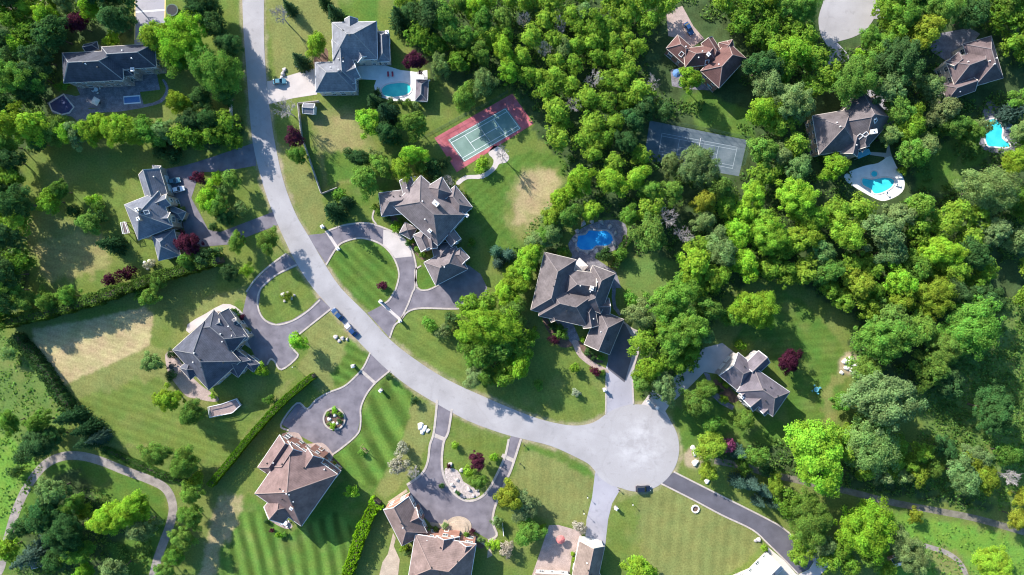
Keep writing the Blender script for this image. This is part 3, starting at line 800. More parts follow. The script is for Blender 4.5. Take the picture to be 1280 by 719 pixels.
sheet('corner_pool_terrace', q(960, 0, T, [(1085, 520), (1130, 510), (1170, 590), (1190, 610), (1230, 640), (1230, 760), (1070, 745), (1060, 640)]), 0.03, 'slate and shade paver', 3)
sheet('covered_pool_terrace', q(50, 30, 5.531, [(50, 545), (160, 480), (250, 500), (310, 480), (330, 560), (345, 640), (290, 700), (220, 640), (90, 620)]), 0.03, 'slate and shade paver')  # blue shade beside the house painted in by the darker paver
sheet('garden_path', q(50, 30, 5.531, [(310, 590), (420, 590), (560, 580), (780, 545), (850, 500), (870, 440), (845, 390), (860, 385), (888, 440), (868, 520), (790, 562), (560, 605), (400, 612), (310, 612)]), 0.026, 'slate and shade paver', 2)
sheet('spa_terrace', q(50, 30, 5.531, [(250, 430), (570, 400), (670, 380), (690, 470), (720, 570), (440, 590), (320, 580)]), 0.022, 'slate and shade paver')  # patio behind the house: its shade is put into the paver colour
sheet('dark_terrace', q(50, 30, 5.531, [(640, 320), (800, 310), (830, 455), (690, 470), (640, 400)]), 0.03, 'slate and shade paver')
sheet('garden_terrace', q(820, 10, 5.53, [(100, 430), (200, 400), (300, 470), (370, 570), (200, 560), (110, 540)]), 0.022, 'slate and shade paver')
sheet('round_terrace', q(300, 520, 4.793, [(155, 560), (180, 550), (300, 640), (310, 670), (270, 675), (200, 640), (160, 600)]), 0.03, 'paver', 3)


def pool(name, label, outline, water, n=0, coping='pool coping', cw=0.5, cat='pool', cover=False):
    pts = smooth_line(outline, n, True) if n else outline
    w = W2(pts)
    c = (sum(p[0] for p in w) / len(w), sum(p[1] for p in w) / len(w), 0)
    t = thing(name, label, cat, c)
    loc = [(x - c[0], y - c[1]) for x, y in w]
    b = MB(); b.slab(loc, 0.0, 0.075); b.build('water' if not cover else 'cover', M[water], t)
    b = MB(); b.ribbon(loc, cw, 0.0, 0.14, closed=True); b.build('coping', M[coping], t)
    return t


def oval(cx, cy, a, b_, ang=0, n=40, p=2.0):
    out = []
    for t in np.linspace(0, 2 * math.pi, n, endpoint=False):
        x = a * math.copysign(abs(math.cos(t)) ** (2 / p), math.cos(t)); y = b_ * math.copysign(abs(math.sin(t)) ** (2 / p), math.sin(t))
        out.append((cx + x * math.cos(R(ang)) + y * math.sin(R(ang)), cy - x * math.sin(R(ang)) + y * math.cos(R(ang))))
    return out


pool('swimming_pool', 'oval turquoise swimming pool on a white terrace behind the grey house', oval(495.5, 112.5, 19, 9.2, 6, p=2.5), 'turquoise water')
pool('swimming_pool', 'deep blue freeform swimming pool ringed by slate paving behind the brown roofs', q(640, 180, T, [(322, 480), (330, 455), (365, 450), (385, 428), (430, 432), (470, 430), (500, 455), (506, 490), (470, 512), (420, 512), (400, 530), (350, 532), (322, 515)]), 'blue water', 3, coping='boulder', cw=0.6)
pool('swimming_pool', 'kidney shaped turquoise pool on a bright white terrace in the woods', q(960, 180, T, [(470, 170), (510, 175), (540, 172), (580, 165), (620, 172), (632, 190), (615, 220), (570, 245), (530, 250), (510, 228), (470, 205)]), 'cyan water', 3)
pool('spa_pool', 'small round turquoise spa beside the kidney shaped pool', oval(*q(960, 180, T, [(530, 150)])[0], 4.6, 4.2), 'cyan water', cw=0.35)
pool('swimming_pool', 'rounded cyan pool between trees near the upper right edge', q(960, 0, T, [(1075, 640), (1095, 600), (1140, 595), (1172, 640), (1170, 690), (1205, 715), (1200, 738), (1130, 735), (1090, 725)]), 'cyan water', 3)
pool('covered_pool', 'square pool under a navy cover beside the dark slate house', q(50, 30, 5.531, [(65, 548), (165, 487), (235, 575), (205, 615), (150, 628), (85, 600)]), 'pool cover', coping='pool coping', cover=True)
pool('hot_tub', 'rectangular hot tub with blue lid and white rim behind the slate house', q(50, 30, 5.531, [(580, 505), (690, 497), (695, 545), (583, 553)]), 'blue cloth', coping='white metal', cw=0.4, cat='hot tub', cover=True)


# ------------------------------------------------------------------ tennis courts
def court(name, label, quad_out, quad_in, mat_out, mat_in, loc_net=True):
    o = [P(*p) for p in quad_out]; i_ = [P(*p) for p in quad_in]
    c = sum((p for p in o), Vector()) / 4
    t = thing(name, label, 'tennis court', (c.x, c.y, 0))
    L = lambda v: (v[0] - c.x, v[1] - c.y)
    b = MB(); b.slab([L(p) for p in o], 0.0, 0.03); b.build('surround', M[mat_out], t)
    if mat_in: b = MB(); b.slab([L(p) for p in i_], 0.01, 0.038); b.build('playing_surface', M[mat_in], t)
    A, B, C, D = i_   # long sides A-B and D-C
    pt = lambda u, v: (A * (1 - u) + B * u) * (1 - v) + (D * (1 - u) + C * u) * v
    b = MB()
    ins = 0.02
    def ln(u0, v0, u1, v1, w=0.14):
        p0, p1 = pt(u0, v0), pt(u1, v1)
        b.ribbon([L(p0), L(p1)], w, 0.036, 0.041 + 0.001 * len(b.f) / 10)
    for v in (.03, .155, .845, .97): ln(.02, v, .98, v)
    for u in (.02, .98): ln(u, .03, u, .97)
    for u in (.25, .75): ln(u, .155, u, .845)
    ln(.25, .5, .75, .5)
    b.build('court_lines', M['line paint' if mat_in else 'faded line paint'], t)
    p0, p1 = pt(.5, -.04), pt(.5, 1.04)
    d = (p1 - p0)
    for k, p in enumerate((p0, p1)):
        b = MB(); b.tube((*L(p), 0.03), (*L(p), 1.1), .06, .06, 8); b.build('net_post', M['dark metal'], t)
    b = MB()
    a_, e_ = Vector((*L(p0), 0)), Vector((*L(p1), 0))
    nn = 40
    for k in range(nn + 1):
        x = a_.lerp(e_, k / nn); b.tube((x.x, x.y, .08), (x.x, x.y, 1.0), .012, .012, 3, cap=False)
    for z in (.15, .35, .55, .75): b.tube((a_.x, a_.y, z), (e_.x, e_.y, z), .012, .012, 3, cap=False)
    b.tube((a_.x, a_.y, 1.0), (e_.x, e_.y, 1.0), .05, .05, 5, mi=1)
    b.build('net', [M['dark metal'], M['white metal']], t)
    return t


court('tennis_court', 'tennis court with green playing surface and red surround above the horseshoe drive house', q(520, 100, 5.133, [(118, 372), (618, 88), (755, 280), (262, 592)]), q(520, 100, 5.133, [(203, 385), (577, 178), (677, 312), (307, 528)]), 'court red', 'court green')
court('tennis_court', 'blue-grey tennis court half shaded among the trees below the red brown house', q(790, 130, 7.188, [(160, 150), (1035, 325), (960, 650), (105, 500)]), q(790, 130, 7.188, [(255, 255), (960, 385), (915, 590), (225, 450)]), 'court shade grey', None)


def wire_fence(name, label, pts, h=3.0, mat='green metal', step=3.0, gap=0.35):
    w = [P(x, y) for x, y in pts]
    t = thing(name, label, 'fence', w[0])
    o = w[0]
    pan = MB()
    for a, e in zip(w[:-1], w[1:]):
        n = max(1, round((e - a).length / step))
        for k in range(n + 1):
            p = a.lerp(e, k / n) - o
            b = MB(); b.tube((p.x, p.y, 0), (p.x, p.y, h), .05, .05, 6); b.build('post', M[mat], t)
        a2, e2 = a - o, e - o
        for z in (0.1, h / 2, h - .05): pan.tube((a2.x, a2.y, z), (e2.x, e2.y, z), .03, .03, 4)
        Ln = (e - a).length
        m = int(Ln / gap)
        for k in range(m):
            p, r = a2.lerp(e2, k / m), a2.lerp(e2, min(1, (k + h / gap / 2) / m))
            pan.tube((p.x, p.y, .05), (r.x, r.y, h - .05), .012, .012, 3, cap=False)
            pan.tube((r.x, r.y, .05), (p.x, p.y, h - .05), .012, .012, 3, cap=False)
    pan.build('wire_mesh', M[mat], t)


wire_fence('wire_fence', 'tall green wire fence along the upper long side of the red tennis court', q(520, 100, 5.133, [(40, 380), (110, 345), (330, 225), (500, 140), (590, 85)]))
wire_fence('wire_fence', 'green wire fence along the top edge of the blue-grey tennis court', q(790, 130, 7.188, [(300, 170), (650, 238), (1035, 318)]))
wire_fence('wire_fence', 'short wire fence across the right end of the blue-grey tennis court', q(790, 130, 7.188, [(1040, 322), (985, 560)]))


def board_fence(name, label, pts, h=1.7, mat='fence board', cap=None):
    w = [P(x, y) for x, y in pts]
    o = w[0]
    t = thing(name, label, 'fence', o)
    b = MB(); b.ribbon([(p.x - o.x, p.y - o.y) for p in w], 0.09, 0.05, h)
    b.build('boards', M[mat], t)
    b = MB(); b.ribbon([(p.x - o.x, p.y - o.y) for p in w], 0.2, h, h + .05)
    b.build('top_rail', M[cap or mat], t)
    for a, e in zip(w[:-1], w[1:]):
        n = max(1, round((e - a).length / 2.6))
        for k in range(n + 1):
            p = a.lerp(e, k / n) - o
            b = MB(); b.box((p.x, p.y, h / 2 + .06), (.18, .18, h + .12)); b.build('post', M[cap or mat], t)


board_fence('board_fence', 'pale board fence running down from the grey shed beside the road', q(320, 0, T, [(320, 512), (216, 522), (235, 700)]) + q(320, 180, T, [(245, 0), (290, 130), (332, 252), (410, 222)]), 1.8, 'fence board', 'fence board')
board_fence('board_fence', 'pale garden fence turning a corner below the dark slate house', q(0, 0, T, [(1160, 480), (1162, 660), (1000, 675), (830, 692)]), 1.8, 'fence board', 'cream trim')
board_fence('edging_fence', 'low reddish timber edging beside the dry rectangle of lawn', q(0, 360, T, [(178, 310), (275, 465), (372, 600)]), 0.7, 'timber', 'timber')
board_fence('board_fence', 'short white garden screen beside the forked drive', q(460, 600, 6.04, [(1016, 318), (1024, 410)]), 1.3, 'white trim', 'white trim')
# ------------------------------------------------------------------ houses
def grid_window(w, h):
    b = MB()
    t = .09
    b.box((0, -.02, h / 2), (w, .12, t)); b.box((0, -.02, -h / 2), (w + .14, .2, t))
    for s in (-1, 1): b.box((s * (w / 2 - t / 2), -.02, 0), (t, .118, h - t))
    b.box((0, -.01, 0), (.05, .08, h - t))
    b.box((0, -.012, h * .12), (w - t, .07, .045))
    me = b.mesh('window', M['white trim'])
    g = MB(); g.box((0, .0, 0), (w - t, .05, h - t))
    return me, g.mesh('pane', M['window glass'])


WIN = {k: grid_window(*k) for k in ((1.25, 1.5), (1.7, 1.6), (.9, 1.4))}


def in_rect(p, wg, m=0.0):
    d = Vector((p.x - wg['A'].x, p.y - wg['A'].y))
    u = d.dot(wg['u2']); v = d.dot(wg['v2'])
    return m < u < wg['L'] - m and abs(v) < wg['w'] - m


def roof_height(wings, x, y):
    best, nrm = 0, Vector((0, 0, 1))
    for g in wings:
        d = Vector((x - g['A'].x, y - g['A'].y))
        u = d.dot(g['u2']); v = d.dot(g['v2'])
        if not (0 <= u <= g['L'] and abs(v) <= g['w']): continue
        k = g['h'] / g['w']
        cand = [(g['w'] - abs(v)) * k]
        ns = [Vector((*(g['v2'] * (k if v > 0 else -k)), 1))]
        if g['i0'] > 0: cand.append(u * g['h'] / g['i0']); ns.append(Vector((*(g['u2'] * (-g['h'] / g['i0'])), 1)))
        if g['i1'] > 0: cand.append((g['L'] - u) * g['h'] / g['i1']); ns.append(Vector((*(g['u2'] * (g['h'] / g['i1'])), 1)))
        j = min(range(len(cand)), key=lambda t: cand[t])
        if g['e'] + cand[j] > best: best, nrm = g['e'] + cand[j], ns[j].normalized()
    return best, nrm


def house(label, org, specs, roofm, ridgem, wallm, trim='white trim', chimneys=(), skylights=(), vents=(), cat='house', name='house', porch=(), maxwin=26, group=None):
    ox, oy, k = org
    wings = []
    for i, s in enumerate(specs):
        a, b_, hw, e, ends = s[:5]
        opt = s[5] if len(s) > 5 else {}
        e = e + 0.013 * i
        A = P(ox + a[0] / k, oy + a[1] / k, e); B = P(ox + b_[0] / k, oy + b_[1] / k, e)
        u = (B - A); u.z = 0; L = u.length; u.normalize()
        w = hw / k * S * (H - e) / H
        pitch = opt.get('pitch', 40)
        h = w * math.tan(R(pitch))
        i0 = min(w, L / 2) if ends[0] == 'h' else 0.0
        i1 = min(w, L / 2) if ends[1] == 'h' else 0.0
        if i0 and i1 and i0 + i1 >= L - .05: i0 = i1 = L / 2
        wings.append(dict(A=A, u2=Vector((u.x, u.y)), v2=Vector((-u.y, u.x)), L=L, w=w, e=e, h=h, i0=i0, i1=i1, base=opt.get('base', 0.0), opt=opt))
    O = sum(((g['A'] + Vector((*(g['u2'] * g['L'] / 2), 0))) for g in wings), Vector()) / len(wings)
    O.z = 0
    t = thing(name, label, cat, O, group=group)
    roof, wall, gut = MB(), MB(), MB()
    for g in wings:
        A = g['A'] - O
        X = lambda u, v, z: (A.x + g['u2'].x * u + g['v2'].x * v, A.y + g['u2'].y * u + g['v2'].y * v, z)
        L, w, e, h, i0, i1 = g['L'], g['w'], g['e'], g['h'], g['i0'], g['i1']
        c = [X(0, -w, e), X(L, -w, e), X(L, w, e), X(0, w, e)]
        lo = [(p[0], p[1], e - .22) for p in c]
        r0, r1 = X(i0, 0, e + h), X(L - i1, 0, e + h)
        pyramid = (L - i0 - i1) < .05
        roof.add(c + lo, [(7, 6, 5, 4)], 3)
        roof.add(c + lo, [(0, 4, 5, 1), (1, 5, 6, 2), (2, 6, 7, 3), (3, 7, 4, 0)], 3)
        if pyramid:
            roof.add(c + [r0], [(0, 1, 4), (1, 2, 4), (2, 3, 4), (3, 0, 4)], 0)
        else:
            roof.add(c + [r0, r1], [(0, 1, 5, 4), (2, 3, 4, 5)], 0)
            roof.add(c + [r0, r1], [(3, 0, 4)], 0 if i0 else 1)
            roof.add(c + [r0, r1], [(1, 2, 5)], 0 if i1 else 1)
            roof.tube(r0, r1, .17, .17, 5, 2)
        up = lambda p: (p[0], p[1], p[2] + .03)
        if i0: roof.tube(up(c[0]), r0, .15, .15, 5, 2); roof.tube(up(c[3]), r0, .15, .15, 5, 2)
        else: roof.tube(c[0], r0, .13, .13, 4, 3); roof.tube(c[3], r0, .13, .13, 4, 3)
        if i1: roof.tube(up(c[1]), r1, .15, .15, 5, 2); roof.tube(up(c[2]), r1, .15, .15, 5, 2)
        else: roof.tube(c[1], r1, .13, .13, 4, 3); roof.tube(c[2], r1, .13, .13, 4, 3)
        for a_, b_ in ((0, 1), (2, 3)): gut.tube(lo[a_][:2] + (e - .07,), lo[b_][:2] + (e - .07,), .11, .11, 6)
        if i0: gut.tube(lo[3][:2] + (e - .07,), lo[0][:2] + (e - .07,), .11, .11, 6)
        if i1: gut.tube(lo[1][:2] + (e - .07,), lo[2][:2] + (e - .07,), .11, .11, 6)
        q0 = .5 if i0 else .06; q1 = .5 if i1 else .06
        ww = w - min(.5, w * .25)
        g['q'] = (q0, q1, ww)
        fp = [X(q0, -ww, 0), X(L - q1, -ww, 0), X(L - q1, ww, 0), X(q0, ww, 0)]
        wall.slab(fp, g['base'], e - .2)
        if not g['base'] and e > 3:   # darker plinth course
            wall.slab([X(q0 - .05, -ww - .05, 0), X(L - q1 + .05, -ww - .05, 0), X(L - q1 + .05, ww + .05, 0), X(q0 - .05, ww + .05, 0)], 0, .5, 1)
    wall.build('wall', [M[wallm], M['grey stone']], t)
    ro = roof.build('roof', [M[roofm], M[wallm], M[ridgem], M[trim]], t)
    gut.build('gutter', M[trim], t)
    # openings
    nwin = 0
    jobs = []
    for gi, g in enumerate(wings):
        if g['base'] or g['opt'].get('nowin'): continue
        q0, q1, ww = g['q']
        A = g['A']; L = g['L']
        for side in 'lrab':
            if side in 'lr':
                sgn = 1 if side == 'l' else -1
                nv = g['v2'] * sgn; ln = L - q0 - q1
                mid = Vector((A.x, A.y)) + g['u2'] * (q0 + ln / 2) + nv * ww; run = g['u2']
            else:
                nv = g['u2'] * (-1 if side == 'a' else 1); ln = 2 * ww
                mid = Vector((A.x, A.y)) + (g['u2'] * (q0 if side == 'a' else L - q1)); run = g['v2']
            facing = nv.dot(-mid.normalized())
            jobs.append((facing, gi, side, nv, mid, run, ln))
    jobs.sort(key=lambda j: -j[0])
    for facing, gi, side, nv, mid, run, ln in jobs:
        g = wings[gi]
        o = g['opt']
        ang = math.atan2(nv.y, nv.x) + math.pi / 2
        def free(p):
            pr = Vector((p.x, p.y, 0)) + Vector((*(nv * .7), 0))
            return not any(h is not g and not h['base'] and in_rect(pr, h, .2) for h in wings)
        if o.get('garage') == side:
            n = max(1, int(ln // 3.2))
            for d in range(n):
                c2 = mid + run * ((d - (n - 1) / 2) * 3.0) + nv * .03
                b = MB()
                b.box((0, 0, 1.1), (2.5, .08, 2.2))
                for z in (.55, 1.1, 1.65): b.box((0, -.045, z), (2.5, .02, .04), mi=1)
                ob = b.build('garage_door', [M['white trim'], M['dark trim']], t)
                ob.location = (c2.x - O.x, c2.y - O.y, 0.05); ob.rotation_euler = (0, 0, ang)
            continue
        if facing < -0.25 and not o.get('door') == side: continue
        if o.get('door') == side:
            c2 = mid + nv * .03
            b = MB(); b.box((0, 0, 1.1), (1.1, .1, 2.2)); b.box((0, -.03, 2.3), (1.5, .14, .16), mi=1)
            for s in (-1, 1): b.box((s * .64, -.03, 1.1), (.16, .14, 2.2), mi=1)
            ob = b.build('door', [M['timber'], M['white trim']], t)
            ob.location = (c2.x - O.x, c2.y - O.y, 0.1); ob.rotation_euler = (0, 0, ang)
            hb = MB(); hb.tube((.4, -.1, 1.05), (.4, -.1, 1.2), .03, .03, 6); hb.build('handle', M['steel rim'], ob)
        n = int(ln // 2.9)
        floors = [1.5] if g['e'] < 4.6 else [1.5, g['e'] - 1.45]
        for d in range(n):
            c2 = mid + run * ((d - (n - 1) / 2) * (ln / n)) + nv * .05
            if o.get('door') == side and abs((d - (n - 1) / 2) * (ln / n)) < 1.4: fl = floors[1:]
            else: fl = floors
            if not free(c2): continue
            for z in fl:
                if nwin >= maxwin: break
                key = ((1.25, 1.5), (1.7, 1.6), (.9, 1.4))[(d + gi) % 3]
                f, pn = WIN[key]
                ob = mesh_obj('window', f, t, (c2.x - O.x, c2.y - O.y, z)); ob.rotation_euler = (0, 0, ang)
                mesh_obj('pane', pn, ob)
                nwin += 1
    def on_roof(px, py, up=0.0):
        z = 7.0
        for _ in range(4):
            p = P(ox + px / k, oy + py / k, z)
            r, nn = roof_height(wings, p.x, p.y)
            z = (r or 5.0) + up
        return p - O, (r or 5.0), nn
    for (px, py, *dims) in chimneys:
        sx, sy, hh = dims if dims else (1.3, 1.0, 1.9)
        p, r, nn = on_roof(px, py, hh)
        an = math.atan2(wings[0]['u2'].y, wings[0]['u2'].x)
        b = MB(); z1 = r + hh
        b.box((p.x, p.y, (r - 1.2 + z1) / 2), (sx, sy, z1 - r + 1.2), an)
        b.box((p.x, p.y, z1 + .06), (sx + .25, sy + .25, .12), an, mi=1)
        b.tube((p.x, p.y, z1 + .1), (p.x, p.y, z1 + .45), .17, .15, 8, 2)
        b.build('chimney', [M[wallm], M['white trim'], M['dark metal']], ro)
    for (px, py) in skylights:
        p, r, nn = on_roof(px, py)
        qn = nn.to_track_quat('Z', 'Y')
        flat = Vector((nn.x, nn.y, 0)).normalized() if nn.z < .999 else Vector((1, 0, 0))
        ym = Vector((flat.x, flat.y, 0)); zc = nn; ycol = (ym - zc * ym.dot(zc)).normalized(); xcol = ycol.cross(zc)
        mt = Matrix((xcol, ycol, zc)).transposed().to_4x4()
        b = MB()
        for s in (-1, 1): b.box((s * .6, 0, .08), (.16, 1.5, .2)); b.box((0, s * .7, .08), (1.04, .16, .2))
        ob = b.build('skylight', M['white trim'], ro); ob.matrix_local = Matrix.Translation((p.x, p.y, r)) @ mt
        g2 = MB(); g2.box((0, 0, .1), (1.04, 1.24, .06))
        me = g2.mesh('skylight_pane', M['window glass'])
        o2 = mesh_obj('skylight_pane', me, ro); o2.matrix_local = ob.matrix_local.copy()
    spots = [(on_roof(px, py)) for (px, py) in vents]
    vr = random.Random(len(label))
    for g in wings:
        if g['L'] < 7 or g['base'] or name != 'house': continue
        for _ in range(2 if g['L'] > 11 else 1):
            pp = Vector((g['A'].x, g['A'].y)) + g['u2'] * (g['L'] * vr.uniform(.3, .7)) + g['v2'] * (g['w'] * vr.uniform(-.55, .55))
            r, nn = roof_height(wings, pp.x, pp.y)
            spots.append((Vector((pp.x, pp.y, 0)) - O, r, nn))
    for p, r, nn in spots:
        b = MB(); b.tube((p.x, p.y, r - .2), (p.x, p.y, r + .45), .16, .16, 8); b.tube((p.x, p.y, r + .45), (p.x, p.y, r + .55), .24, .2, 8)
        b.build('roof_vent', M['white trim'] if vr.random() < .4 else M['dark metal'], ro)
    return t, wings, O


HOUSES = {}
HOUSES['A'] = house('large house with dark slate hip roof and pale gutters among trees at the top left', (50, 30, 5.531), [
    ((158, 305), (572, 285), 104, 6.6, 'hh'), ((430, 240), (800, 218), 82, 6.4, 'hh'), ((310, 170), (400, 148), 28, 4.0, 'gh'), ((560, 330), (650, 330), 30, 5.2, 'hh')],
    'slate roof', 'grey ridge', 'grey stone', 'cream trim', chimneys=[(614, 300, 1.0, 1.0, 1.6)], vents=[(400, 300)])
HOUSES['B'] = house('grey roofed house with several hips facing the oval pool and beige driveway', (330, 10, 5.136), [
    ((440, 215), (726, 208), 122, 6.4, 'hh'), ((500, 200), (520, 490), 66, 6.0, 'hh'), ((330, 445), (588, 440), 96, 5.2, 'hh', {'garage': 'a'}),
    ((762, 150), (770, 345), 40, 4.4, 'hh'), ((560, 70), (562, 190), 42, 6.3, 'gh', {'base': 5.0}), ((600, 400), (470, 455), 50, 5.6, 'gh', {'base': 3.0}), ((590, 240), (640, 330), 45, 6.2, 'hg', {'base': 4})],
    'grey roof', 'grey ridge', 'stucco', 'white trim', chimneys=[(790, 155, .9, .9, 1.6)], vents=[(480, 330)])
HOUSES['C'] = house('grey roofed house with pale gable trims inside the loop driveway', (140, 190, 4.793), [
    ((178, 275), (262, 488), 112, 6.6, 'hh'), ((222, 118), (268, 270), 66, 4.8, 'gg', {'garage': 'l'}), ((305, 480), (345, 636), 68, 5.0, 'hh'),
    ((205, 340), (340, 285), 36, 6.4, 'hg'), ((225, 405), (352, 400), 38, 6.3, 'hg'), ((340, 345), (432, 385), 28, 3.2, 'hh'), ((240, 105), (292, 110), 26, 3.6, 'hg', {'nowin': 1})],
    'bluegrey roof', 'grey ridge', 'tan brick', 'cream trim', chimneys=[(150, 345, .9, .8, 1.5), (155, 400, .9, .8, 1.5)], skylights=[(205, 362)])
HOUSES['D'] = house('big brown hipped house with many gables beside the horseshoe driveway', (450, 200, 3.784), [
    ((222, 146), (434, 334), 98, 6.8, 'hh', {'door': 'r'}), ((95, 212), (262, 190), 56, 4.8, 'hh'), ((350, 105), (402, 185), 45, 7.2, 'hh'), ((280, 342), (318, 422), 32, 5.6, 'hg'),
    ((330, 315), (345, 420), 22, 5.9, 'hg'), ((408, 330), (455, 392), 30, 5.4, 'hg'), ((418, 146), (500, 250), 42, 6.0, 'hh'), ((330, 540), (482, 462), 62, 4.2, 'hh', {'garage': 'r'}),
    ((385, 395), (405, 490), 48, 3.4, 'hh'), ((215, 90), (245, 190), 30, 6.0, 'gh'), ((455, 430), (500, 480), 26, 4.6, 'hg'), ((200, 320), (255, 350), 30, 3.2, 'hh')],
    'brown roof', 'brown ridge', 'tan brick', 'white trim', chimneys=[(358, 205, 1.8, 1.2, 2.2), (330, 335, 1.0, .9, 2.0), (505, 262, .9, .9, 1.6)], vents=[(260, 80)])
HOUSES['E'] = house('dark brown roofed house with sprawling hips beside the blue freeform pool', (650, 270, 3.594), [
    ((182, 180), (120, 440), 74, 6.4, 'hh'), ((100, 375), (320, 425), 76, 6.2, 'hh'), ((378, 240), (312, 420), 55, 6.0, 'hh'), ((300, 410), (402, 405), 36, 4.6, 'hg'),
    ((190, 300), (335, 318), 62, 6.3, 'hg'), ((214, 370), (202, 455), 20, 5.6, 'hg'), ((260, 380), (258, 470), 24, 5.5, 'hg'), ((300, 400), (318, 500), 34, 5.7, 'hg', {'door': 'b'}),
    ((410, 442), (345, 600), 62, 4.0, 'hg', {'garage': 'l'}), ((130, 410), (158, 470), 20, 5.3, 'hg')],
    'dark brown roof', 'brown ridge', 'tan brick', 'cream trim', chimneys=[(322, 325, 1.2, 1.0, 1.8)])
HOUSES['F'] = house('steel grey roofed house with little dormers and a curved brick terrace', (190, 370, 4.494), [
    ((204, 222), (408, 448), 121, 6.6, 'hh'), ((305, 128), (485, 280), 66, 6.0, 'hh'), ((398, 92), (512, 256), 40, 5.4, 'gh', {'door': 'r'}), ((330, 178), (388, 150), 24, 6.9, 'hg', {'base': 4.5}), ((405, 256), (458, 226), 26, 6.7, 'hg', {'base': 4.5}),
    ((250, 380), (185, 438), 46, 6.2, 'hh'), ((520, 352), (588, 405), 30, 3.6, 'hh'), ((455, 150), (480, 138), 18, 6.0, 'hg', {'base': 4.5}), ((410, 330), (520, 410), 60, 4.6, 'hh')],
    'steel grey roof', 'slate ridge', 'tan brick', 'cream trim', vents=[(240, 320), (275, 355)])
HOUSES['G'] = house('rose brown roofed house on striped lawn beside the round planter drive', (300, 520, 4.793), [
    ((197, 310), (477, 506), 190, 6.8, 'hh', {'pitch': 37}), ((292, 150), (160, 345), 66, 5.0, 'gh', {'garage': 'l'}), ((338, 185), (235, 340), 62, 6.4, 'gh'), ((455, 225), (350, 385), 58, 6.6, 'gh', {'door': 'a'}),
    ((200, 596), (300, 480), 76, 6.5, 'gh'), ((480, 270), (590, 350), 26, 3.4, 'hh')],
    'rose roof', 'rose ridge', 'red brick', 'white trim', chimneys=[(308, 553, .8, .7, 1.3)], vents=[(240, 435), (262, 448), (282, 462), (296, 470), (160, 340)])
HOUSES['H'] = house('tan roofed house with white gable trims at the forked drive and fan steps', (460, 600, 6.04), [
    ((212, 175), (352, 450), 108, 4.8, 'gh', {'garage': 'l'}), ((268, 322), (392, 262), 62, 4.6, 'hg'), ((330, 575), (790, 650), 168, 6.6, 'hh'), ((450, 445), (440, 560), 36, 6.2, 'gh'),
    ((580, 430), (552, 610), 66, 6.5, 'gh', {'door': 'a'}), ((745, 480), (700, 640), 64, 6.3, 'gh'), ((660, 425), (650, 500), 34, 5.2, 'gh'), ((400, 780), (700, 820), 120, 6.0, 'hh')],
    'tan roof', 'rose ridge', 'red brick', 'white trim', vents=[(480, 660), (540, 690)])
HOUSES['I'] = house('beige gable roofed house beside the pink patio at the bottom edge', (650, 620, 7.26), [
    ((655, 432), (590, 740), 118, 4.4, 'gg', {'garage': 'a'}), ((130, 850), (450, 865), 150, 3.6, 'hh'), ((600, 640), (700, 830), 80, 4.2, 'hg')],
    'beige roof', 'rose ridge', 'stucco', 'cream trim', vents=[(650, 712)])
HOUSES['J'] = house('mauve grey roofed house with steep gables right of the turning circle', (870, 420, 5.99), [
    ((368, 325), (640, 512), 112, 6.4, 'hh'), ((245, 210), (392, 330), 112, 5.0, 'gh', {'garage': 'a'}), ((512, 155), (400, 262), 62, 5.4, 'gg'), ((388, 522), (510, 420), 58, 6.2, 'gh', {'door': 'a'}),
    ((335, 440), (400, 385), 30, 6.0, 'gh', {'base': 4}), ((490, 575), (550, 520), 34, 6.0, 'gh')],
    'mauve roof', 'brown ridge', 'grey stone', 'white trim', vents=[(556, 382), (610, 448)], chimneys=[(345, 460, .8, .8, 1.6)])
HOUSES['K'] = house('red brown roofed house with two skylights in the woods above the grey court', (820, 10, 5.53), [
    ((372, 495), (560, 290), 88, 6.2, 'hh'), ((110, 232), (240, 345), 62, 5.0, 'hh'), ((195, 345), (420, 320), 66, 6.0, 'hh'), ((350, 222), (430, 350), 46, 5.8, 'gh'), ((480, 230), (500, 320), 50, 5.7, 'hh')],
    'red brown roof', 'rose ridge', 'red brick', 'cream trim', chimneys=[(363, 320, 1.0, .9, 1.8)], skylights=[(352, 375), (175, 320)], vents=[(292, 345)])
HOUSES['L'] = house('dark brown hipped house above the kidney shaped pool terrace', (990, 90, 4.23), [
    ((125, 335), (330, 300), 105, 6.2, 'hh'), ((290, 350), (452, 168), 112, 6.2, 'hh'), ((330, 310), (300, 440), 46, 5.9, 'hg'), ((270, 215), (275, 310), 50, 6.0, 'hh'), ((350, 330), (372, 405), 40, 5.6, 'hg')],
    'dark brown roof', 'brown ridge', 'tan brick', 'cream trim', skylights=[(360, 340), (390, 330), (440, 258)], chimneys=[(432, 315, 2.0, 1.2, 1.6)])
HOUSES['M'] = house('umber roofed house half hidden by trees near the upper right corner', (1150, 20, 3.994), [
    ((150, 285), (345, 215), 62, 6.2, 'hh'), ((285, 120), (345, 330), 74, 5.8, 'hh'), ((120, 385), (262, 335), 42, 5.0, 'hg'), ((150, 260), (215, 205), 34, 6.0, 'gh')],
    'umber roof', 'brown ridge', 'stucco', 'cream trim', vents=[(345, 225)])
HOUSES['N'] = house('white roofed corner of a house at the bottom edge by the long driveway', (960, 539, T), [
    ((-60, 760), (45, 655), 44, 4.4, 'gg'), ((-140, 800), (100, 810), 60, 5.0, 'hh')], 'white roof', 'grey ridge', 'white wall', 'white trim')

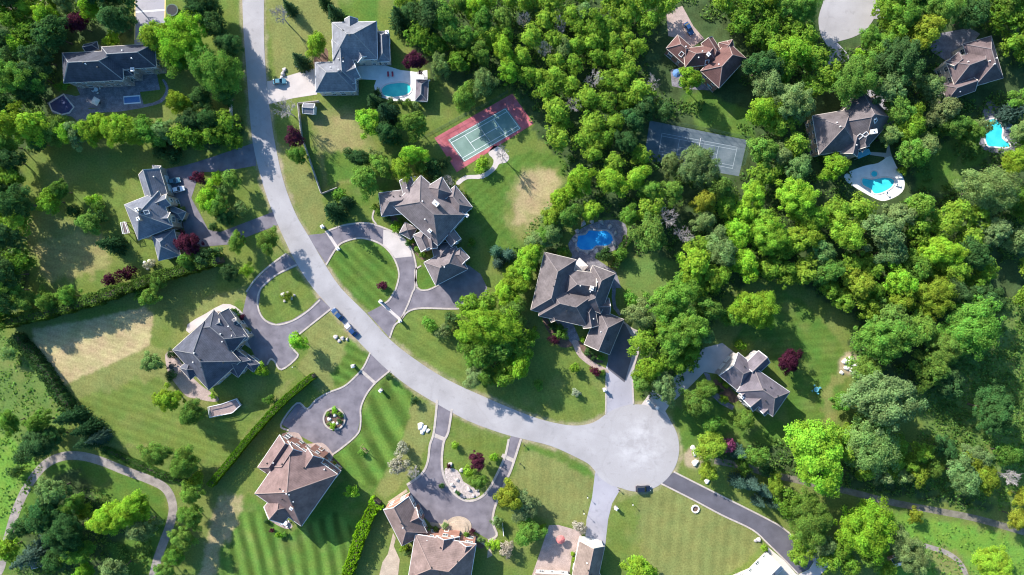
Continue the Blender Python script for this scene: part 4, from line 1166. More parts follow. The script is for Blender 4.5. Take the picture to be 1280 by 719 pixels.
# sheds and pool houses
house('small grey shed at the upper end of the pale board fence', (320, 0, T), [((235, 540), (292, 545), 26, 2.4, 'gg', {'pitch': 25, 'door': 'r'})], 'grey roof', 'grey ridge', 'white wall', cat='shed', name='garden_shed', maxwin=1)
house('stone pool house with weathered grey roof right of the oval pool', (330, 10, 5.136), [((1015, 460), (1010, 598), 40, 2.8, 'hh', {'pitch': 28, 'door': 'l'})], 'mauve roof', 'grey ridge', 'grey stone', cat='pool house', name='pool_house', maxwin=2)
house('dark little shed under the trees inside the loop track', (0, 539, T), [((150, 660), (225, 640), 30, 2.4, 'hh', {'pitch': 28})], 'slate roof', 'slate ridge', 'timber', cat='shed', name='garden_shed', maxwin=1)
house('small shed with blue roof under trees near the lower right path', (960, 539, T), [((620, 660), (685, 640), 22, 2.4, 'gg', {'pitch': 25})], 'car blue', 'slate ridge', 'timber', cat='shed', name='garden_shed', maxwin=1)


# raised deck beside the brick terrace
def deck(label, pts, z=1.1):
    w = W2(pts, z)
    c = (sum(p[0] for p in w) / len(w), sum(p[1] for p in w) / len(w))
    t = thing('raised_deck', label, 'deck', (*c, 0))
    loc = [(x - c[0], y - c[1]) for x, y in w]
    b = MB(); b.slab(loc, z - .18, z); b.build('floor_boards', M['deck wood'], t)
    r = MB(); r.ribbon(loc, .2, z + .85, z + .97, closed=True)
    r.ribbon(loc, .16, z + .12, z + .18, closed=True)
    m = len(loc)
    for i in range(m):
        a, e = Vector((*loc[i], 0)), Vector((*loc[(i + 1) % m], 0))
        n = max(1, int((e - a).length / .35))
        for k in range(n):
            p = a.lerp(e, k / n); r.box((p.x, p.y, z + .5), (.06, .06, .75))
    r.build('railing', M['white trim'], t)
    for x, y in loc:
        b = MB(); b.box((x * .96, y * .96, (z - .18) / 2), (.2, .2, z - .18)); b.build('post', M['timber'], t)


deck('raised timber deck with white railing below the brick terrace', q(190, 370, 4.494, [(322, 622), (395, 606), (478, 576), (503, 612), (455, 655), (330, 680)]))
deck('white railed balcony deck on the left of the loop drive house', q(140, 190, 4.793, [(62, 425), (85, 420), (108, 485), (75, 492)]), 2.2)
# ------------------------------------------------------------------ vegetation prototypes
def leaf_mesh(name, centres, normals, sizes, tone, trunk=None):
    """many small folded leaf sprays: quads around given centres"""
    n = len(centres)
    nr = normals / np.linalg.norm(normals, axis=1, keepdims=True)
    ref = rng.normal(size=(n, 3))
    u = np.cross(nr, ref); u /= np.linalg.norm(u, axis=1, keepdims=True)
    v = np.cross(nr, u)
    s = sizes[:, None]
    asp = rng.uniform(.55, 1.0, (n, 1))
    a = centres + u * s; b = centres + v * s * asp; c = centres - u * s * rng.uniform(.7, 1, (n, 1)); d = centres - v * s * asp
    V = np.stack([a, b, c, d], 1).reshape(-1, 3)
    me = bpy.data.meshes.new(name)
    me.vertices.add(4 * n); me.vertices.foreach_set('co', V.ravel().astype(np.float32))
    me.loops.add(4 * n); me.loops.foreach_set('vertex_index', np.arange(4 * n, dtype=np.int32))
    me.polygons.add(n); me.polygons.foreach_set('loop_start', np.arange(0, 4 * n, 4, dtype=np.int32))
    me.update(calc_edges=True)
    at = me.color_attributes.new('leaf_tone', 'FLOAT_COLOR', 'POINT')
    tc = np.repeat(np.concatenate([tone, np.ones((n, 2))], 1), 4, 0)
    at.data.foreach_set('color', tc.ravel().astype(np.float32))
    me.materials.append(M['leaf'])
    return me


def crown_proto(name, r, hgt, nl, leaf, lobes, shape=0.62, z0=0.28, squash=1.0, gap=0.10):
    """broadleaf crown: boughs carried on an uneven ellipsoid, each bough a clump of leaf sprays"""
    # bough directions: golden spiral on the upper part, shaken
    k = np.arange(lobes) + .5
    ph = k * 2.399963 + rng.uniform(0, 6.28)
    cz = 1 - 1.35 * k / lobes                    # from the top to a little under the equator
    sr = np.sqrt(np.clip(1 - cz ** 2, 0, 1))
    d = np.stack([sr * np.cos(ph), sr * np.sin(ph), cz], 1) + rng.normal(scale=.13, size=(lobes, 3))
    rad = rng.uniform(.62, .93, lobes)
    edge = 1 + .20 * np.sin(ph * 2 + rng.uniform(0, 6)) + .15 * np.sin(ph * 3 + rng.uniform(0, 6))
    zc = hgt * (z0 + (1 - z0) * .45); zr = hgt * (1 - z0) * .56
    lr = r * rng.uniform(.16, .42, lobes) * (14 / lobes) ** .35 * 1.2
    C = np.stack([d[:, 0] * rad * edge * r * .92, d[:, 1] * rad * edge * r * .92, zc + d[:, 2] * rad * zr], 1)
    w = lr ** 2; w /= w.sum()
    cnt = np.maximum(6, (w * nl).astype(int))
    cs, ns, ss, tn = [], [], [], []
    for i in range(lobes):
        if rng.random() < gap * .5: continue
        m = cnt[i]
        e = rng.normal(size=(m, 3)); e /= np.linalg.norm(e, axis=1, keepdims=True)
        e[:, 2] = np.where(e[:, 2] < -.25, -e[:, 2], e[:, 2])
        rr = lr[i] * rng.uniform(.45, 1.22, (m, 1)) * np.array([[1, 1, .85 * squash]])
        p = C[i] + e * rr
        # boughs droop outwards
        out = np.array([d[i, 0], d[i, 1], 0.35])
        nn = e * .75 + out * .45 + rng.normal(scale=.42, size=(m, 3)) + np.array([-.12, .12, .42])
        cs.append(p); ns.append(nn); ss.append(leaf * rng.uniform(.6, 1.35, m))
        lobe_tone = rng.uniform(.25, .75)
        tn.append(np.stack([np.clip(lobe_tone + rng.normal(scale=.2, size=m), 0, 1), np.clip(.5 + (lobe_tone - .5) * .8 + rng.normal(scale=.2, size=m), 0, 1)], 1))
    # inner leaves close the heart of the crown
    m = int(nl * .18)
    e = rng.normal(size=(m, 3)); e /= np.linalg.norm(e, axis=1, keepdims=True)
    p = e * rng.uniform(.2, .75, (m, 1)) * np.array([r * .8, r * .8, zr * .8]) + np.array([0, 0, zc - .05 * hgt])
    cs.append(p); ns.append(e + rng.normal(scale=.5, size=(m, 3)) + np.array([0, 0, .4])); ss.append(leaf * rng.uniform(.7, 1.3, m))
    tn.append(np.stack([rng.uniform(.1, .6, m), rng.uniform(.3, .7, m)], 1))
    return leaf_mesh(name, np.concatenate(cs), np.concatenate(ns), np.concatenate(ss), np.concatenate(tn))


def conifer_proto(name, r, hgt, tiers, fr, leaf):
    """spruce: whorls of drooping branches made of needle sprays, longest at the bottom"""
    cs, ns, ss, tn = [], [], [], []
    for t in range(tiers):
        f = t / (tiers - 1)
        z = hgt * (.08 + .90 * f)
        ln = r * (1 - f) ** .85 * rng.uniform(.85, 1.1) + .12 * r
        m = max(5, int(fr * (1 - .55 * f)))
        a0 = rng.uniform(0, 6.28)
        for b in range(m):
            a = a0 + 2 * math.pi * b / m + rng.normal(scale=.12)
            L = ln * rng.uniform(.72, 1.12)
            k = max(3, int(L / (leaf * .55)))
            x = np.linspace(.12, 1, k)
            side = rng.normal(scale=.11, size=k) * L * (1.15 - x)
            px = np.cos(a) * x * L - np.sin(a) * side; py = np.sin(a) * x * L + np.cos(a) * side
            pz = z - .30 * L * x ** 1.3 + rng.normal(scale=.05, size=k) * r
            cs.append(np.stack([px, py, pz], 1))
            nn = np.stack([np.cos(a) * np.ones(k) * .35, np.sin(a) * np.ones(k) * .35, np.ones(k)], 1) + rng.normal(scale=.45, size=(k, 3))
            ns.append(nn); ss.append(leaf * rng.uniform(.6, 1.25, k) * (1.1 - .35 * x))
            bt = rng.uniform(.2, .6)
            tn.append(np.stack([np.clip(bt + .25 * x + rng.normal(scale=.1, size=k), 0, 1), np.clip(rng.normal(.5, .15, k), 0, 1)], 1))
    return leaf_mesh(name, np.concatenate(cs), np.concatenate(ns), np.concatenate(ss), np.concatenate(tn))


def trunk_proto(name, hgt, r, limbs=7, spread=.5, mat='bark'):
    b = MB()
    rr = random.Random(hash((name, limbs)) & 0xffff)
    top = hgt * .72
    segs = [Vector((0, 0, -.1))]
    for k in range(1, 5):
        segs.append(Vector((rr.uniform(-.03, .03) * hgt, rr.uniform(-.03, .03) * hgt, top * k / 4)))
    for k in range(4):
        b.tube(segs[k], segs[k + 1], r * (1.25 - .26 * k) if k == 0 else r * (1 - .22 * k), r * (1 - .22 * (k + 1)), 8, cap=False)
    for l in range(limbs):
        a = 2.4 * l + rr.uniform(-.3, .3)
        z = hgt * (.28 + .40 * l / limbs)
        i = min(3, int(z / top * 4)); s = segs[i].lerp(segs[i + 1], z / top * 4 - i)
        e = s + Vector((math.cos(a), math.sin(a), .7)) * (hgt * spread * rr.uniform(.35, .6))
        b.tube(s, e, r * .38, r * .1, 5, cap=False)
    return b.mesh(name, M[mat])


def bare_proto(name, r, hgt, seed):
    """leafless tree: limbs forking into many grey twigs"""
    rr = random.Random(seed)
    b, tw = MB(), MB()
    def grow(p, d, ln, rad, lev):
        e = p + d * ln
        (b if lev < 2 else tw).tube(p, e, rad, rad * .55, 5 if lev < 2 else 3, cap=False)
        if lev >= 4: return
        nb = (6, 5, 4, 4)[lev]
        for k in range(nb):
            t = rr.uniform(.35, 1.0)
            ax = Vector((rr.gauss(0, 1), rr.gauss(0, 1), rr.gauss(0, .5)))
            dd = (d * .85 + ax * .5 + Vector((d.x, d.y, .12)) * .25).normalized()
            grow(p.lerp(e, t), dd, ln * rr.uniform(.5, .72), max(rad * .55, .036), lev + 1)
    b.tube((0, 0, -.1), (0, 0, hgt * .3), .026 * hgt, .02 * hgt, 7, cap=False)
    for k in range(6):
        a = k * 1.05 + rr.uniform(-.3, .3)
        grow(Vector((0, 0, hgt * rr.uniform(.2, .34))), Vector((math.cos(a) * .62, math.sin(a) * .62, .9)).normalized(), hgt * .34, .011 * hgt, 1)
    # fit to the wanted spread
    for mb in (b, tw):
        mb.v = [(x * r / (hgt * .5), y * r / (hgt * .5), z) for x, y, z in mb.v]
    return b.mesh('trunk', M['grey bark']), tw.mesh('twigs', M['grey bark'])


# unit prototypes: radius 1 and height 1 are scaled per tree, in three sizes so that leaves keep their size
CR = {}
for tier, (r, n, lf, lb) in {'s': (2.0, 1700, .155, 24), 'm': (4.2, 6500, .195, 56), 'l': (8.2, 20000, .23, 130)}.items():
    CR[tier] = [crown_proto('crown', r, r * 2.1 + 2.5, n, lf, lb + rng.integers(-4, 5)) for _ in range(5 if tier != 'l' else 4)]
BASE = {'s': (2.0, 6.7), 'm': (4.2, 11.3), 'l': (8.2, 19.7)}
HT = lambda r: 5.4 + 1.42 * r                      # tree height from its crown radius
SPR = [conifer_proto('crown', 3.4, 11.0, 17, 17, .30) for _ in range(4)]
TRK = {'s': trunk_proto('trunk', 5, .10, 4), 'm': trunk_proto('trunk', 9, .20, 7), 'l': trunk_proto('trunk', 15, .36, 10)}
TRKH = {'s': 5, 'm': 9, 'l': 15}
STRK = trunk_proto('trunk', 10, .17, 0)
BARE = [bare_proto('bare', 3.6, 9, s) for s in (3, 8, 15, 21)]
SHR = [crown_proto('shrub', 1.5, 2.1, 950, .135, 15, z0=.02) for _ in range(4)]
PINE = None

# kinds: colour ranges (base albedo of the leaves)
KINDS = {
    'L': ('lime green', 'leafy tree', (0.225, 0.385, 0.036)),
    'M': ('mid green', 'leafy tree', (0.140, 0.262, 0.044)),
    'D': ('dark green', 'leafy tree', (0.062, 0.135, 0.042)),
    'G': ('grey green', 'leafy tree', (0.175, 0.265, 0.090)),
    'Y': ('yellow green', 'leafy tree', (0.220, 0.290, 0.035)),
    'P': ('maroon', 'leafy tree', (0.085, 0.022, 0.042)),
    'K': ('pink flowering', 'leafy tree', (0.40, 0.10, 0.20)),
    'W': ('white flowering', 'leafy tree', (0.36, 0.36, 0.27)),
    'S': ('dark', 'spruce', (0.036, 0.085, 0.034)),
    'C': ('blue green', 'spruce', (0.070, 0.135, 0.095)),
    'B': ('bare grey', 'tree', None),
}
PLANTS = []     # (root object, kind, noun, crown size, position)
QUEUE = []      # trees of the woods waiting to be planted
BUDGET = 298    # leafy trees that stand as single things


def jitter(c, j=.16):
    t = 1 + rng.uniform(-j, j)
    return tuple(max(.004, v * t * (1 + rng.uniform(-.09, .09))) for v in c)


def in_wood(x, y):
    a, b = np.array([x]), np.array([y])
    return any(inside(a, b, w)[0] for w in WOODS)


def plant(px, py, rp, kind):
    low = kind.islower(); kind = kind.upper()
    tint, noun, col = KINDS[kind]
    conif = kind in 'SC'
    small = rp < 10.2 and not conif and kind != 'B'
    r0 = rp * S
    if conif: h = 2.0 + 2.45 * r0
    elif kind == 'B': h = 7 + 1.4 * r0
    elif small: h = max(1.0, 1.75 * r0)
    else: h = (HT(r0) if in_wood(px, py) and not (630 < px < 775 and py > 190) else 4.2 + 1.22 * r0) * rng.uniform(.92, 1.1)
    if low: h *= .68
    zm = h * (.34 if conif else .58)
    p = P(px, py, zm)
    r = r0 * (H - zm) / H
    rz = rng.uniform(0, 6.283)
    loc = (p.x, p.y, 0)
    if small:
        o = mesh_obj('shrub', SHR[rng.integers(len(SHR))])
        o.location = loc; o.rotation_euler = (0, 0, rz); o.scale = (r / 1.45, r / 1.45, h / 2.1)
        o.color = (*jitter(col), 1)
        PLANTS.append((o, kind, 'shrub', rp, px, py)); return o
    t = bpy.data.objects.new('spruce_tree' if conif else ('bare_tree' if kind == 'B' else 'leafy_tree'), None)
    t.empty_display_size = .5
    link(t); t.location = loc; t.rotation_euler = (0, 0, rz)
    if kind == 'B':
        a, b = BARE[rng.integers(len(BARE))]
        k = mesh_obj('trunk', a, t); w = mesh_obj('twigs', b, t)
        for o in (k, w): o.scale = (r / 3.6 * 1.05, r / 3.6 * 1.05, h / 9)
        PLANTS.append((t, kind, noun, rp, px, py)); return t
    if conif:
        c = mesh_obj('crown', SPR[rng.integers(len(SPR))], t); c.scale = (r / 3.5, r / 3.5, h / 11.0)
        k = mesh_obj('trunk', STRK, t); k.scale = (r / 3.4, r / 3.4, h / 10 * 1.2)
    else:
        tier = 's' if r < 2.9 else ('m' if r < 5.9 else 'l')
        br, bh = BASE[tier]
        c = mesh_obj('crown', CR[tier][rng.integers(len(CR[tier]))], t)
        e = rng.uniform(.86, 1.16)
        c.scale = (r / br * 1.02 * e, r / br * 1.02 / e, h / bh)
        k = mesh_obj('trunk', TRK[tier], t); k.scale = (r / br, r / br, h / TRKH[tier] * .95)
    c.color = (*jitter(col), 1)
    PLANTS.append((t, kind, noun, rp, px, py))
    return t


TREES = """
35 12 12 L;60 22 14 L;5 17 11 L;67 42 22 D;28 60 14 L;50 72 18 D;99 30 13 P;115 12 12 L;145 25 20 D;82 5 12 G;139 50 10 L;8 50 16 D;22 100 24 M;10 85 18 D;38 118 17 D;45 95 17 D
34 158 18 L;60 165 16 M;86 167 15 L;112 165 15 L;140 164 15 L;170 166 16 L;196 168 14 M;790 150 15 D;806 136 14 D;782 178 14 D;830 140 11 D;197 48 20 L;232 52 31 L;222 72 20 M;272 92 30 M;248 15 17 D;268 32 18 D;287 57 16 D;262 8 14 D;20 154 22 L;47 160 20 L;72 164 18 M;98 168 15 G;125 158 15 L;155 163 18 L;185 165 17 M;206 165 14 G;227 130 16 L;240 152 16 D;264 150 18 D;252 124 14 D;77 108 7 M;200 82 8 W;282 118 14 D;8 180 16 M;50 178 12 D
397 57 14 L;419 18 12 S;362 10 9 S;405 2 9 S;376 77 12 S;357 137 15 B;368 172 11 P;518 77 13 P;550 83 14 G;500 25 17 S;520 22 18 D;540 15 22 D;556 25 20 M;574 6 14 M;578 50 16 M;603 28 16 M;593 12 15 L;600 66 15 M;630 64 15 L;630 26 14 M;604 104 17 G;580 122 16 M;636 92 14 L;462 152 17 L;468 128 13 S;484 142 17 S;483 166 14 D;518 156 18 M;350 18 14 B;495 172 9 D
862 100 15 L;1068 100 28 M;1155 40 22 Y;1122 78 27 D;1135 158 20 L;1100 60 16 M;1108 112 20 G;1120 140 18 M;1160 110 17 G;1085 50 13 M;1075 70 10 L;1175 140 18 G;1190 160 17 M;1150 185 18 G;1110 170 12 G;1210 165 14 M;1225 160 12 G;1268 140 16 C;1275 165 12 G
64 250 16 L;76 238 12 M;115 250 7.5 L;123 259 7 M;93 264 9 D;113 279 14 M;140 306 14 S;125 272 8 D;186 331 6 W;155 343 10 P;138 350 9 P;248 222 8 P;270 225 8 L;291 225 11 M;262 250 17 L;276 258 13 M;278 240 8 G;284 273 11 D;300 261 9 G;266 284 6 D;238 305 15 P;235 326 11 M;298 302 12 M;288 341 11 D;309 338 8 L;199 352 11 M;10 296 18 D;10 342 20 D;16 362 14 M;200 192 9 D;217 196 10 D;10 200 18 D;4 238 14 D;255 322 11 D;270 318 9 D
373 195 12 M;335 302 15 M;458 226 18 M;476 207 14 M;448 198 13 D;465 196 10 G;503 213 14 L;518 193 14 L;528 210 10 M;540 206 10 D;418 264 16 S;433 253 10 S;424 243 9 M;603 204 9 L;495 283 6 L;528 318 5 M;479 357 6 P;590 303 5 M;620 314 9 C;635 319 10 C;623 329 9 C;628 192 11 B;545 222 10 D;560 226 8 B
725 225 18 L;765 226 18 L;700 252 14 L;740 262 13 L;710 269 15 M;690 290 14 G;665 318 14 L;655 336 16 L;648 356 14 L;672 300 13 G;702 316 9 M;785 270 12 M;777 318 9 M;757 318 9 D;833 272 15 B;855 293 13 B;880 278 14 G;872 209 26 G;897 236 18 M;880 253 15 Y;840 240 14 M;940 246 16 L;900 312 21 G;928 266 15 L;838 205 14 G;795 222 14 L;812 238 13 M;640 372 13 L;684 272 10 G;712 240 12 L;690 271 13 L;678 298 12 M;660 322 13 L;640 346 13 L;631 366 13 L;700 32 11 B;742 100 12 B;655 26 10 B;816 104 11 B;716 132 11 B;681 62 10 B;668 12 10 G;705 62 11 G;730 18 11 G
1042 210 16 L;1138 190 18 M;1128 213 5 L;1232 237 31 G;995 212 17 G;975 195 14 G;1265 205 17 L;1268 250 16 M
8 376 16 D;32 377 14 M;60 375 14 M;86 370 12 M;176 369 8 M;188 371 12 M;190 453 13 G;213 499 16 L;240 516 15 M;12 442 9 G;50 527 15 M;90 521 15 S;110 536 14 S;124 547 11 C;15 527 13 M;70 545 12 D
374 427 11 L;359 371 6 Y;327 463 8 L;337 500 6 M;538 407 9 M;556 414 9 G;565 400 10 D;610 408 32 L;600 440 22 M;622 436 20 M;595 470 14 G;638 390 18 M;582 420 12 L;518 501 5.5 D;486 471 5 D;608 470 12 M
645 405 14 M;665 420 9 L;702 417 8 M;694 424 7 P;718 459 7 L;673 480 6.5 M;720 491 5 W;790 376 10 M;798 393 17 G;838 374 28 M;830 402 13 L;855 410 27 M;838 428 19 M;812 462 19 L;801 478 13 M;885 386 18 M;943 387 27 L;925 431 7 L;868 505 18 M;882 487 13 M;930 524 13 M;890 530 12 M;915 395 15 M;880 420 12 G;745 465 6 P
985 451 15 P;1102 424 32 M;1112 398 22 M;1210 408 34 M;1178 433 24 M;1100 498 38 G;1085 526 22 M;1160 462 22 M;1164 370 24 Y;1080 466 21 M;1180 476 20 D;1238 512 24 D;1125 375 18 Y;1055 500 14 M;1145 410 20 M
50 556 21 D;112 552 13 S;195 567 17 M;230 578 18 M;67 613 18 G;92 630 14 M;162 640 25 L;134 648 20 L;178 656 19 G;58 645 22 D;84 666 24 D;46 692 20 C;10 686 16 L;103 691 15 M;108 716 12 L;147 713 17 G;70 700 14 D;28 660 14 D;105 640 10 Y;240 616 13 M;240 645 15 M;229 670 15 M;220 692 14 M;208 714 14 M;246 600 9 L;20 590 8 D;30 570 11 D
440 614 8 L;503 561 8 W;499 581 11 W;517 590 9 B;597 575 11 P;585 590 8 L;598 601 11 M;568 557 5 L;617 571 6 L;636 620 17 Y;633 686 9 W;620 680 7 L;622 652 7 G
655 633 19 g;661 665 17 m;888 558 18 Y;910 557 10 K;884 589 12 Y;944 570 14 M;923 565 11 C;923 602 11 C;940 605 11 C;956 615 9 C;948 627 8 C;726 660 7.5 W;801 711 20 L;678 659 4.5 L;930 585 9 M;958 588 9 D
1018 566 40 L;1086 556 34 G;1010 646 30 M;1030 681 16 G;1080 661 36 L;1135 690 25 G;1240 707 25 L;1101 594 11 G;1124 594 11 G;1146 593 11 Y;1200 594 21 G;1224 594 22 Y;1258 567 17 M;1262 596 12 B;1270 647 13 Y;1144 645 9 Y;1220 570 16 G;968 605 12 Y;968 628 10 C;1165 585 12 M;1180 560 14 D;1090 700 13 M;1278 620 12 Y
"""
for rec in TREES.replace('\n', ';').split(';'):
    if rec.strip():
        a, b, c, d = rec.split()
        plant(float(a), float(b), float(c), d)

# woods: fill the wooded ground between the trees placed one by one
KEEP = [(862, 75, 58), (895, 70, 45), (1055, 20, 46), (1058, 155, 55), (1100, 222, 42), (1215, 80, 48), (1244, 165, 24), (745, 298, 38), (720, 365, 60), (860, 180, 40), (900, 190, 40), (820, 170, 25), (925, 195, 22), (605, 165, 60), (645, 140, 22), (850, 25, 22), (910, 130, 32), (1085, 200, 20), (1180, 210, 22), (820, 340, 32), (940, 480, 70), (1190, 50, 24), (1260, 350, 26), (130, 85, 62), (75, 130, 26), (1090, 125, 24), (1080, 70, 12), (1265, 100, 20)]
FILL = [
    ([(570, -10), (840, -10), (838, 40), (825, 70), (845, 115), (805, 150), (812, 190), (775, 215), (705, 190), (690, 160), (668, 115), (640, 95), (600, 40)], 9.5, 14.5, 'LLLMGLGLGMGL'),
    ([(930, 100), (955, 30), (1020, -10), (1030, 60), (1062, 100), (1015, 140), (1000, 200), (965, 235), (935, 195)], 12, 20, 'MLGMLGD'),
    ([(890, -10), (1022, -10), (960, 50), (925, 40)], 11, 17, 'MLMD'),
    ([(1090, -10), (1290, -10), (1290, 40), (1190, 30), (1110, 50)], 13, 20, 'DMDM'),
    ([(1245, 60), (1290, 40), (1290, 200), (1262, 130)], 12, 18, 'DMD'),
    ([(785, 200), (935, 230), (960, 240), (1000, 235), (1060, 248), (1100, 265), (1190, 245), (1290, 200), (1290, 340), (1200, 350), (1100, 360), (1010, 345), (985, 345), (930, 345), (880, 355), (845, 330), (800, 280)], 12, 21, 'MMGLGLMLGL'),
    ([(990, 330), (1110, 340), (1180, 370), (1100, 390), (1060, 380)], 12, 17, 'DDMY'),
    ([(1200, 320), (1290, 320), (1290, 375), (1190, 370)], 13, 18, 'DDM'),
    ([(-10, -10), (165, -10), (130, 40), (65, 65), (55, 130), (-10, 145)], 12, 19, 'DDMD'),
    ([(-10, 190), (18, 200), (30, 300), (25, 390), (-10, 400)], 12, 18, 'DDM'),
    ([(640, 380), (600, 360), (575, 400), (590, 470), (650, 470), (660, 400)], 11, 16, 'MLM'),
    ([(800, 350), (870, 350), (890, 400), (870, 450), (820, 490), (795, 480)], 12, 17, 'MGM'),
    ([(500, 0), (570, 0), (600, 90), (560, 70), (520, 50)], 11, 16, 'DMD'),
    ([(1040, 535), (1180, 560), (1160, 600), (1060, 590)], 11, 15, 'MGM'),
    ([(200, 190), (300, 180), (290, 150), (215, 170)], 9, 13, 'DDM'),
    ([(960, 560), (990, 640), (1130, 719), (1000, 700)], 10, 14, 'MGD'),
]
pr = random.Random(5)
for poly, ra, rb, kinds in FILL:
    xs = [p[0] for p in poly]; ys = [p[1] for p in poly]
    tries = 0
    while tries < 600:
        tries += 1
        x, y = pr.uniform(min(xs), max(xs)), pr.uniform(min(ys), max(ys))
        if not inside(np.array([x]), np.array([y]), poly)[0]: continue
        r = max(10.6, pr.uniform(ra, rb) * 1.16)
        if any(math.hypot(x - a, y - b) < c + r * .35 for a, b, c in KEEP): continue
        if any(math.hypot(x - a[4], y - a[5]) < .62 * (r + a[3]) * (.88 if a[3] < 9 else 1) for a in PLANTS + QUEUE): continue
        QUEUE.append((None, pr.choice(kinds), None, r, x, y))
singles = sum(1 for a in PLANTS if a[2] == 'leafy tree')
MASS = []
for rec in sorted(QUEUE, key=lambda a: -a[3]):
    if rec[1] in 'BSC': plant(rec[4], rec[5], rec[3], rec[1])
    elif singles < BUDGET: plant(rec[4], rec[5], rec[3], rec[1]); singles += 1
    else: MASS.append(rec)
print('leafy trees', singles, 'in the mass', len(MASS), 'shrubs', sum(1 for a in PLANTS if a[2] == 'shrub'))


def woodland():
    """the smallest trees deep in the wood, beyond those that stand singly"""
    vs, tn = [], []
    for _, kind, _, rp, x, y in MASS:
        h = HT(rp * S) * rng.uniform(.8, 1.0); p = P(x, y, h * .58); r = rp * S * (H - h * .58) / H
        me = CR['s'][rng.integers(len(CR['s']))]
        v = np.empty(len(me.vertices) * 3, np.float32); me.vertices.foreach_get('co', v); v = v.reshape(-1, 3).astype(float)
        c = np.empty(len(me.vertices) * 4, np.float32); me.color_attributes['leaf_tone'].data.foreach_get('color', c); c = c.reshape(-1, 4)
        a = rng.uniform(0, 6.28); ca, sa = math.cos(a), math.sin(a)
        vs.append(np.stack([(v[:, 0] * ca - v[:, 1] * sa) * r / 2.0 + p.x, (v[:, 0] * sa + v[:, 1] * ca) * r / 2.0 + p.y, v[:, 2] * h / 6.7], 1))
        k = {'L': .22, 'M': 0, 'D': -.3, 'G': .05, 'Y': .2}.get(kind, 0) + rng.uniform(-.08, .08)
        tn.append(np.clip(c + np.array([[k, -k * .8 if kind != 'Y' else -.4, 0, 0]]), 0, 1))
    if not vs: return
    V = np.concatenate(vs); n = len(V) // 4
    me = bpy.data.meshes.new('woodland')
    me.vertices.add(4 * n); me.vertices.foreach_set('co', V.ravel().astype(np.float32))
    me.loops.add(4 * n); me.loops.foreach_set('vertex_index', np.arange(4 * n, dtype=np.int32))
    me.polygons.add(n); me.polygons.foreach_set('loop_start', np.arange(0, 4 * n, 4, dtype=np.int32))
    me.update(calc_edges=True)
    at = me.color_attributes.new('leaf_tone', 'FLOAT_COLOR', 'POINT'); at.data.foreach_set('color', np.concatenate(tn).ravel().astype(np.float32))
    me.materials.append(M['leaf'])
    o = mesh_obj('woodland', me); o.color = (.175, .30, .035, 1)
    tag(o, 'smaller crowns crowded between the single trees of the woods', 'woodland', kind='stuff')


woodland()


# undergrowth of the woods: nobody could count it
def undergrowth():
    cs, ns, ss, tn = [], [], [], []
    for w in WOODS[:7]:
        a = np.array(w)
        x0, y0, x1, y1 = max(-20, a[:, 0].min()), max(-20, a[:, 1].min()), min(1300, a[:, 0].max()), min(740, a[:, 1].max())
        n = int((x1 - x0) * (y1 - y0) * S * S * 1.3)
        x, y = rng.uniform(x0, x1, n), rng.uniform(y0, y1, n)
        k = inside(x, y, w) & (vnoise(x, y, 11, 77) > .36)
        for a_, b_, c_ in KEEP: k &= np.hypot(x - a_, y - b_) > c_ * .92
        x, y = x[k], y[k]
        m = len(x)
        wx, wy = (x - CX) * S, (CY - y) * S
        for rep in range(3):
            cs.append(np.stack([wx + rng.normal(scale=.35, size=m), wy + rng.normal(scale=.35, size=m), rng.uniform(.15, 1.1, m)], 1))
            ns.append(rng.normal(scale=.5, size=(m, 3)) + np.array([0, 0, 1])); ss.append(rng.uniform(.2, .5, m))
            tn.append(rng.uniform(0, 1, (m, 2)))
    o = mesh_obj('undergrowth', leaf_mesh('undergrowth', np.concatenate(cs), np.concatenate(ns), np.concatenate(ss), np.concatenate(tn)))
    o.color = (0.11, 0.20, 0.045, 1)
    tag(o, 'low leafy undergrowth on the woodland floor', 'undergrowth', kind='stuff')


undergrowth()


def meadow():
    cs, ns, ss, tn = [], [], [], []
    for poly, dens in ((AREAS[0][1], .9), (AREAS[3][1], .5), (AREAS[5][1], 1.6)):
        a = np.array(poly)
        x0, y0, x1, y1 = max(-20, a[:, 0].min()), max(-20, a[:, 1].min()), min(1300, a[:, 0].max()), min(740, a[:, 1].max())
        n = int((x1 - x0) * (y1 - y0) * S * S * dens)
        x, y = rng.uniform(x0, x1, n), rng.uniform(y0, y1, n)
        k = inside(x, y, poly) & (vnoise(x, y, 9, 78) > .38)
        x, y = x[k], y[k]; m = len(x)
        wx, wy = (x - CX) * S, (CY - y) * S
        for rep in range(2):
            cs.append(np.stack([wx + rng.normal(scale=.7, size=m), wy + rng.normal(scale=.7, size=m), rng.uniform(.04, .28, m)], 1))
            ns.append(rng.normal(scale=.5, size=(m, 3)) + np.array([0, 0, 1])); ss.append(rng.uniform(.2, .5, m))
            tn.append(rng.uniform(0, 1, (m, 2)))
    o = mesh_obj('meadow_growth', leaf_mesh('meadow_growth', np.concatenate(cs), np.concatenate(ns), np.concatenate(ss), np.concatenate(tn)))
    o.color = (0.14, 0.26, 0.05, 1)
    tag(o, 'tall rough growth in the unmown meadows', 'meadow plants', kind='stuff')


meadow()


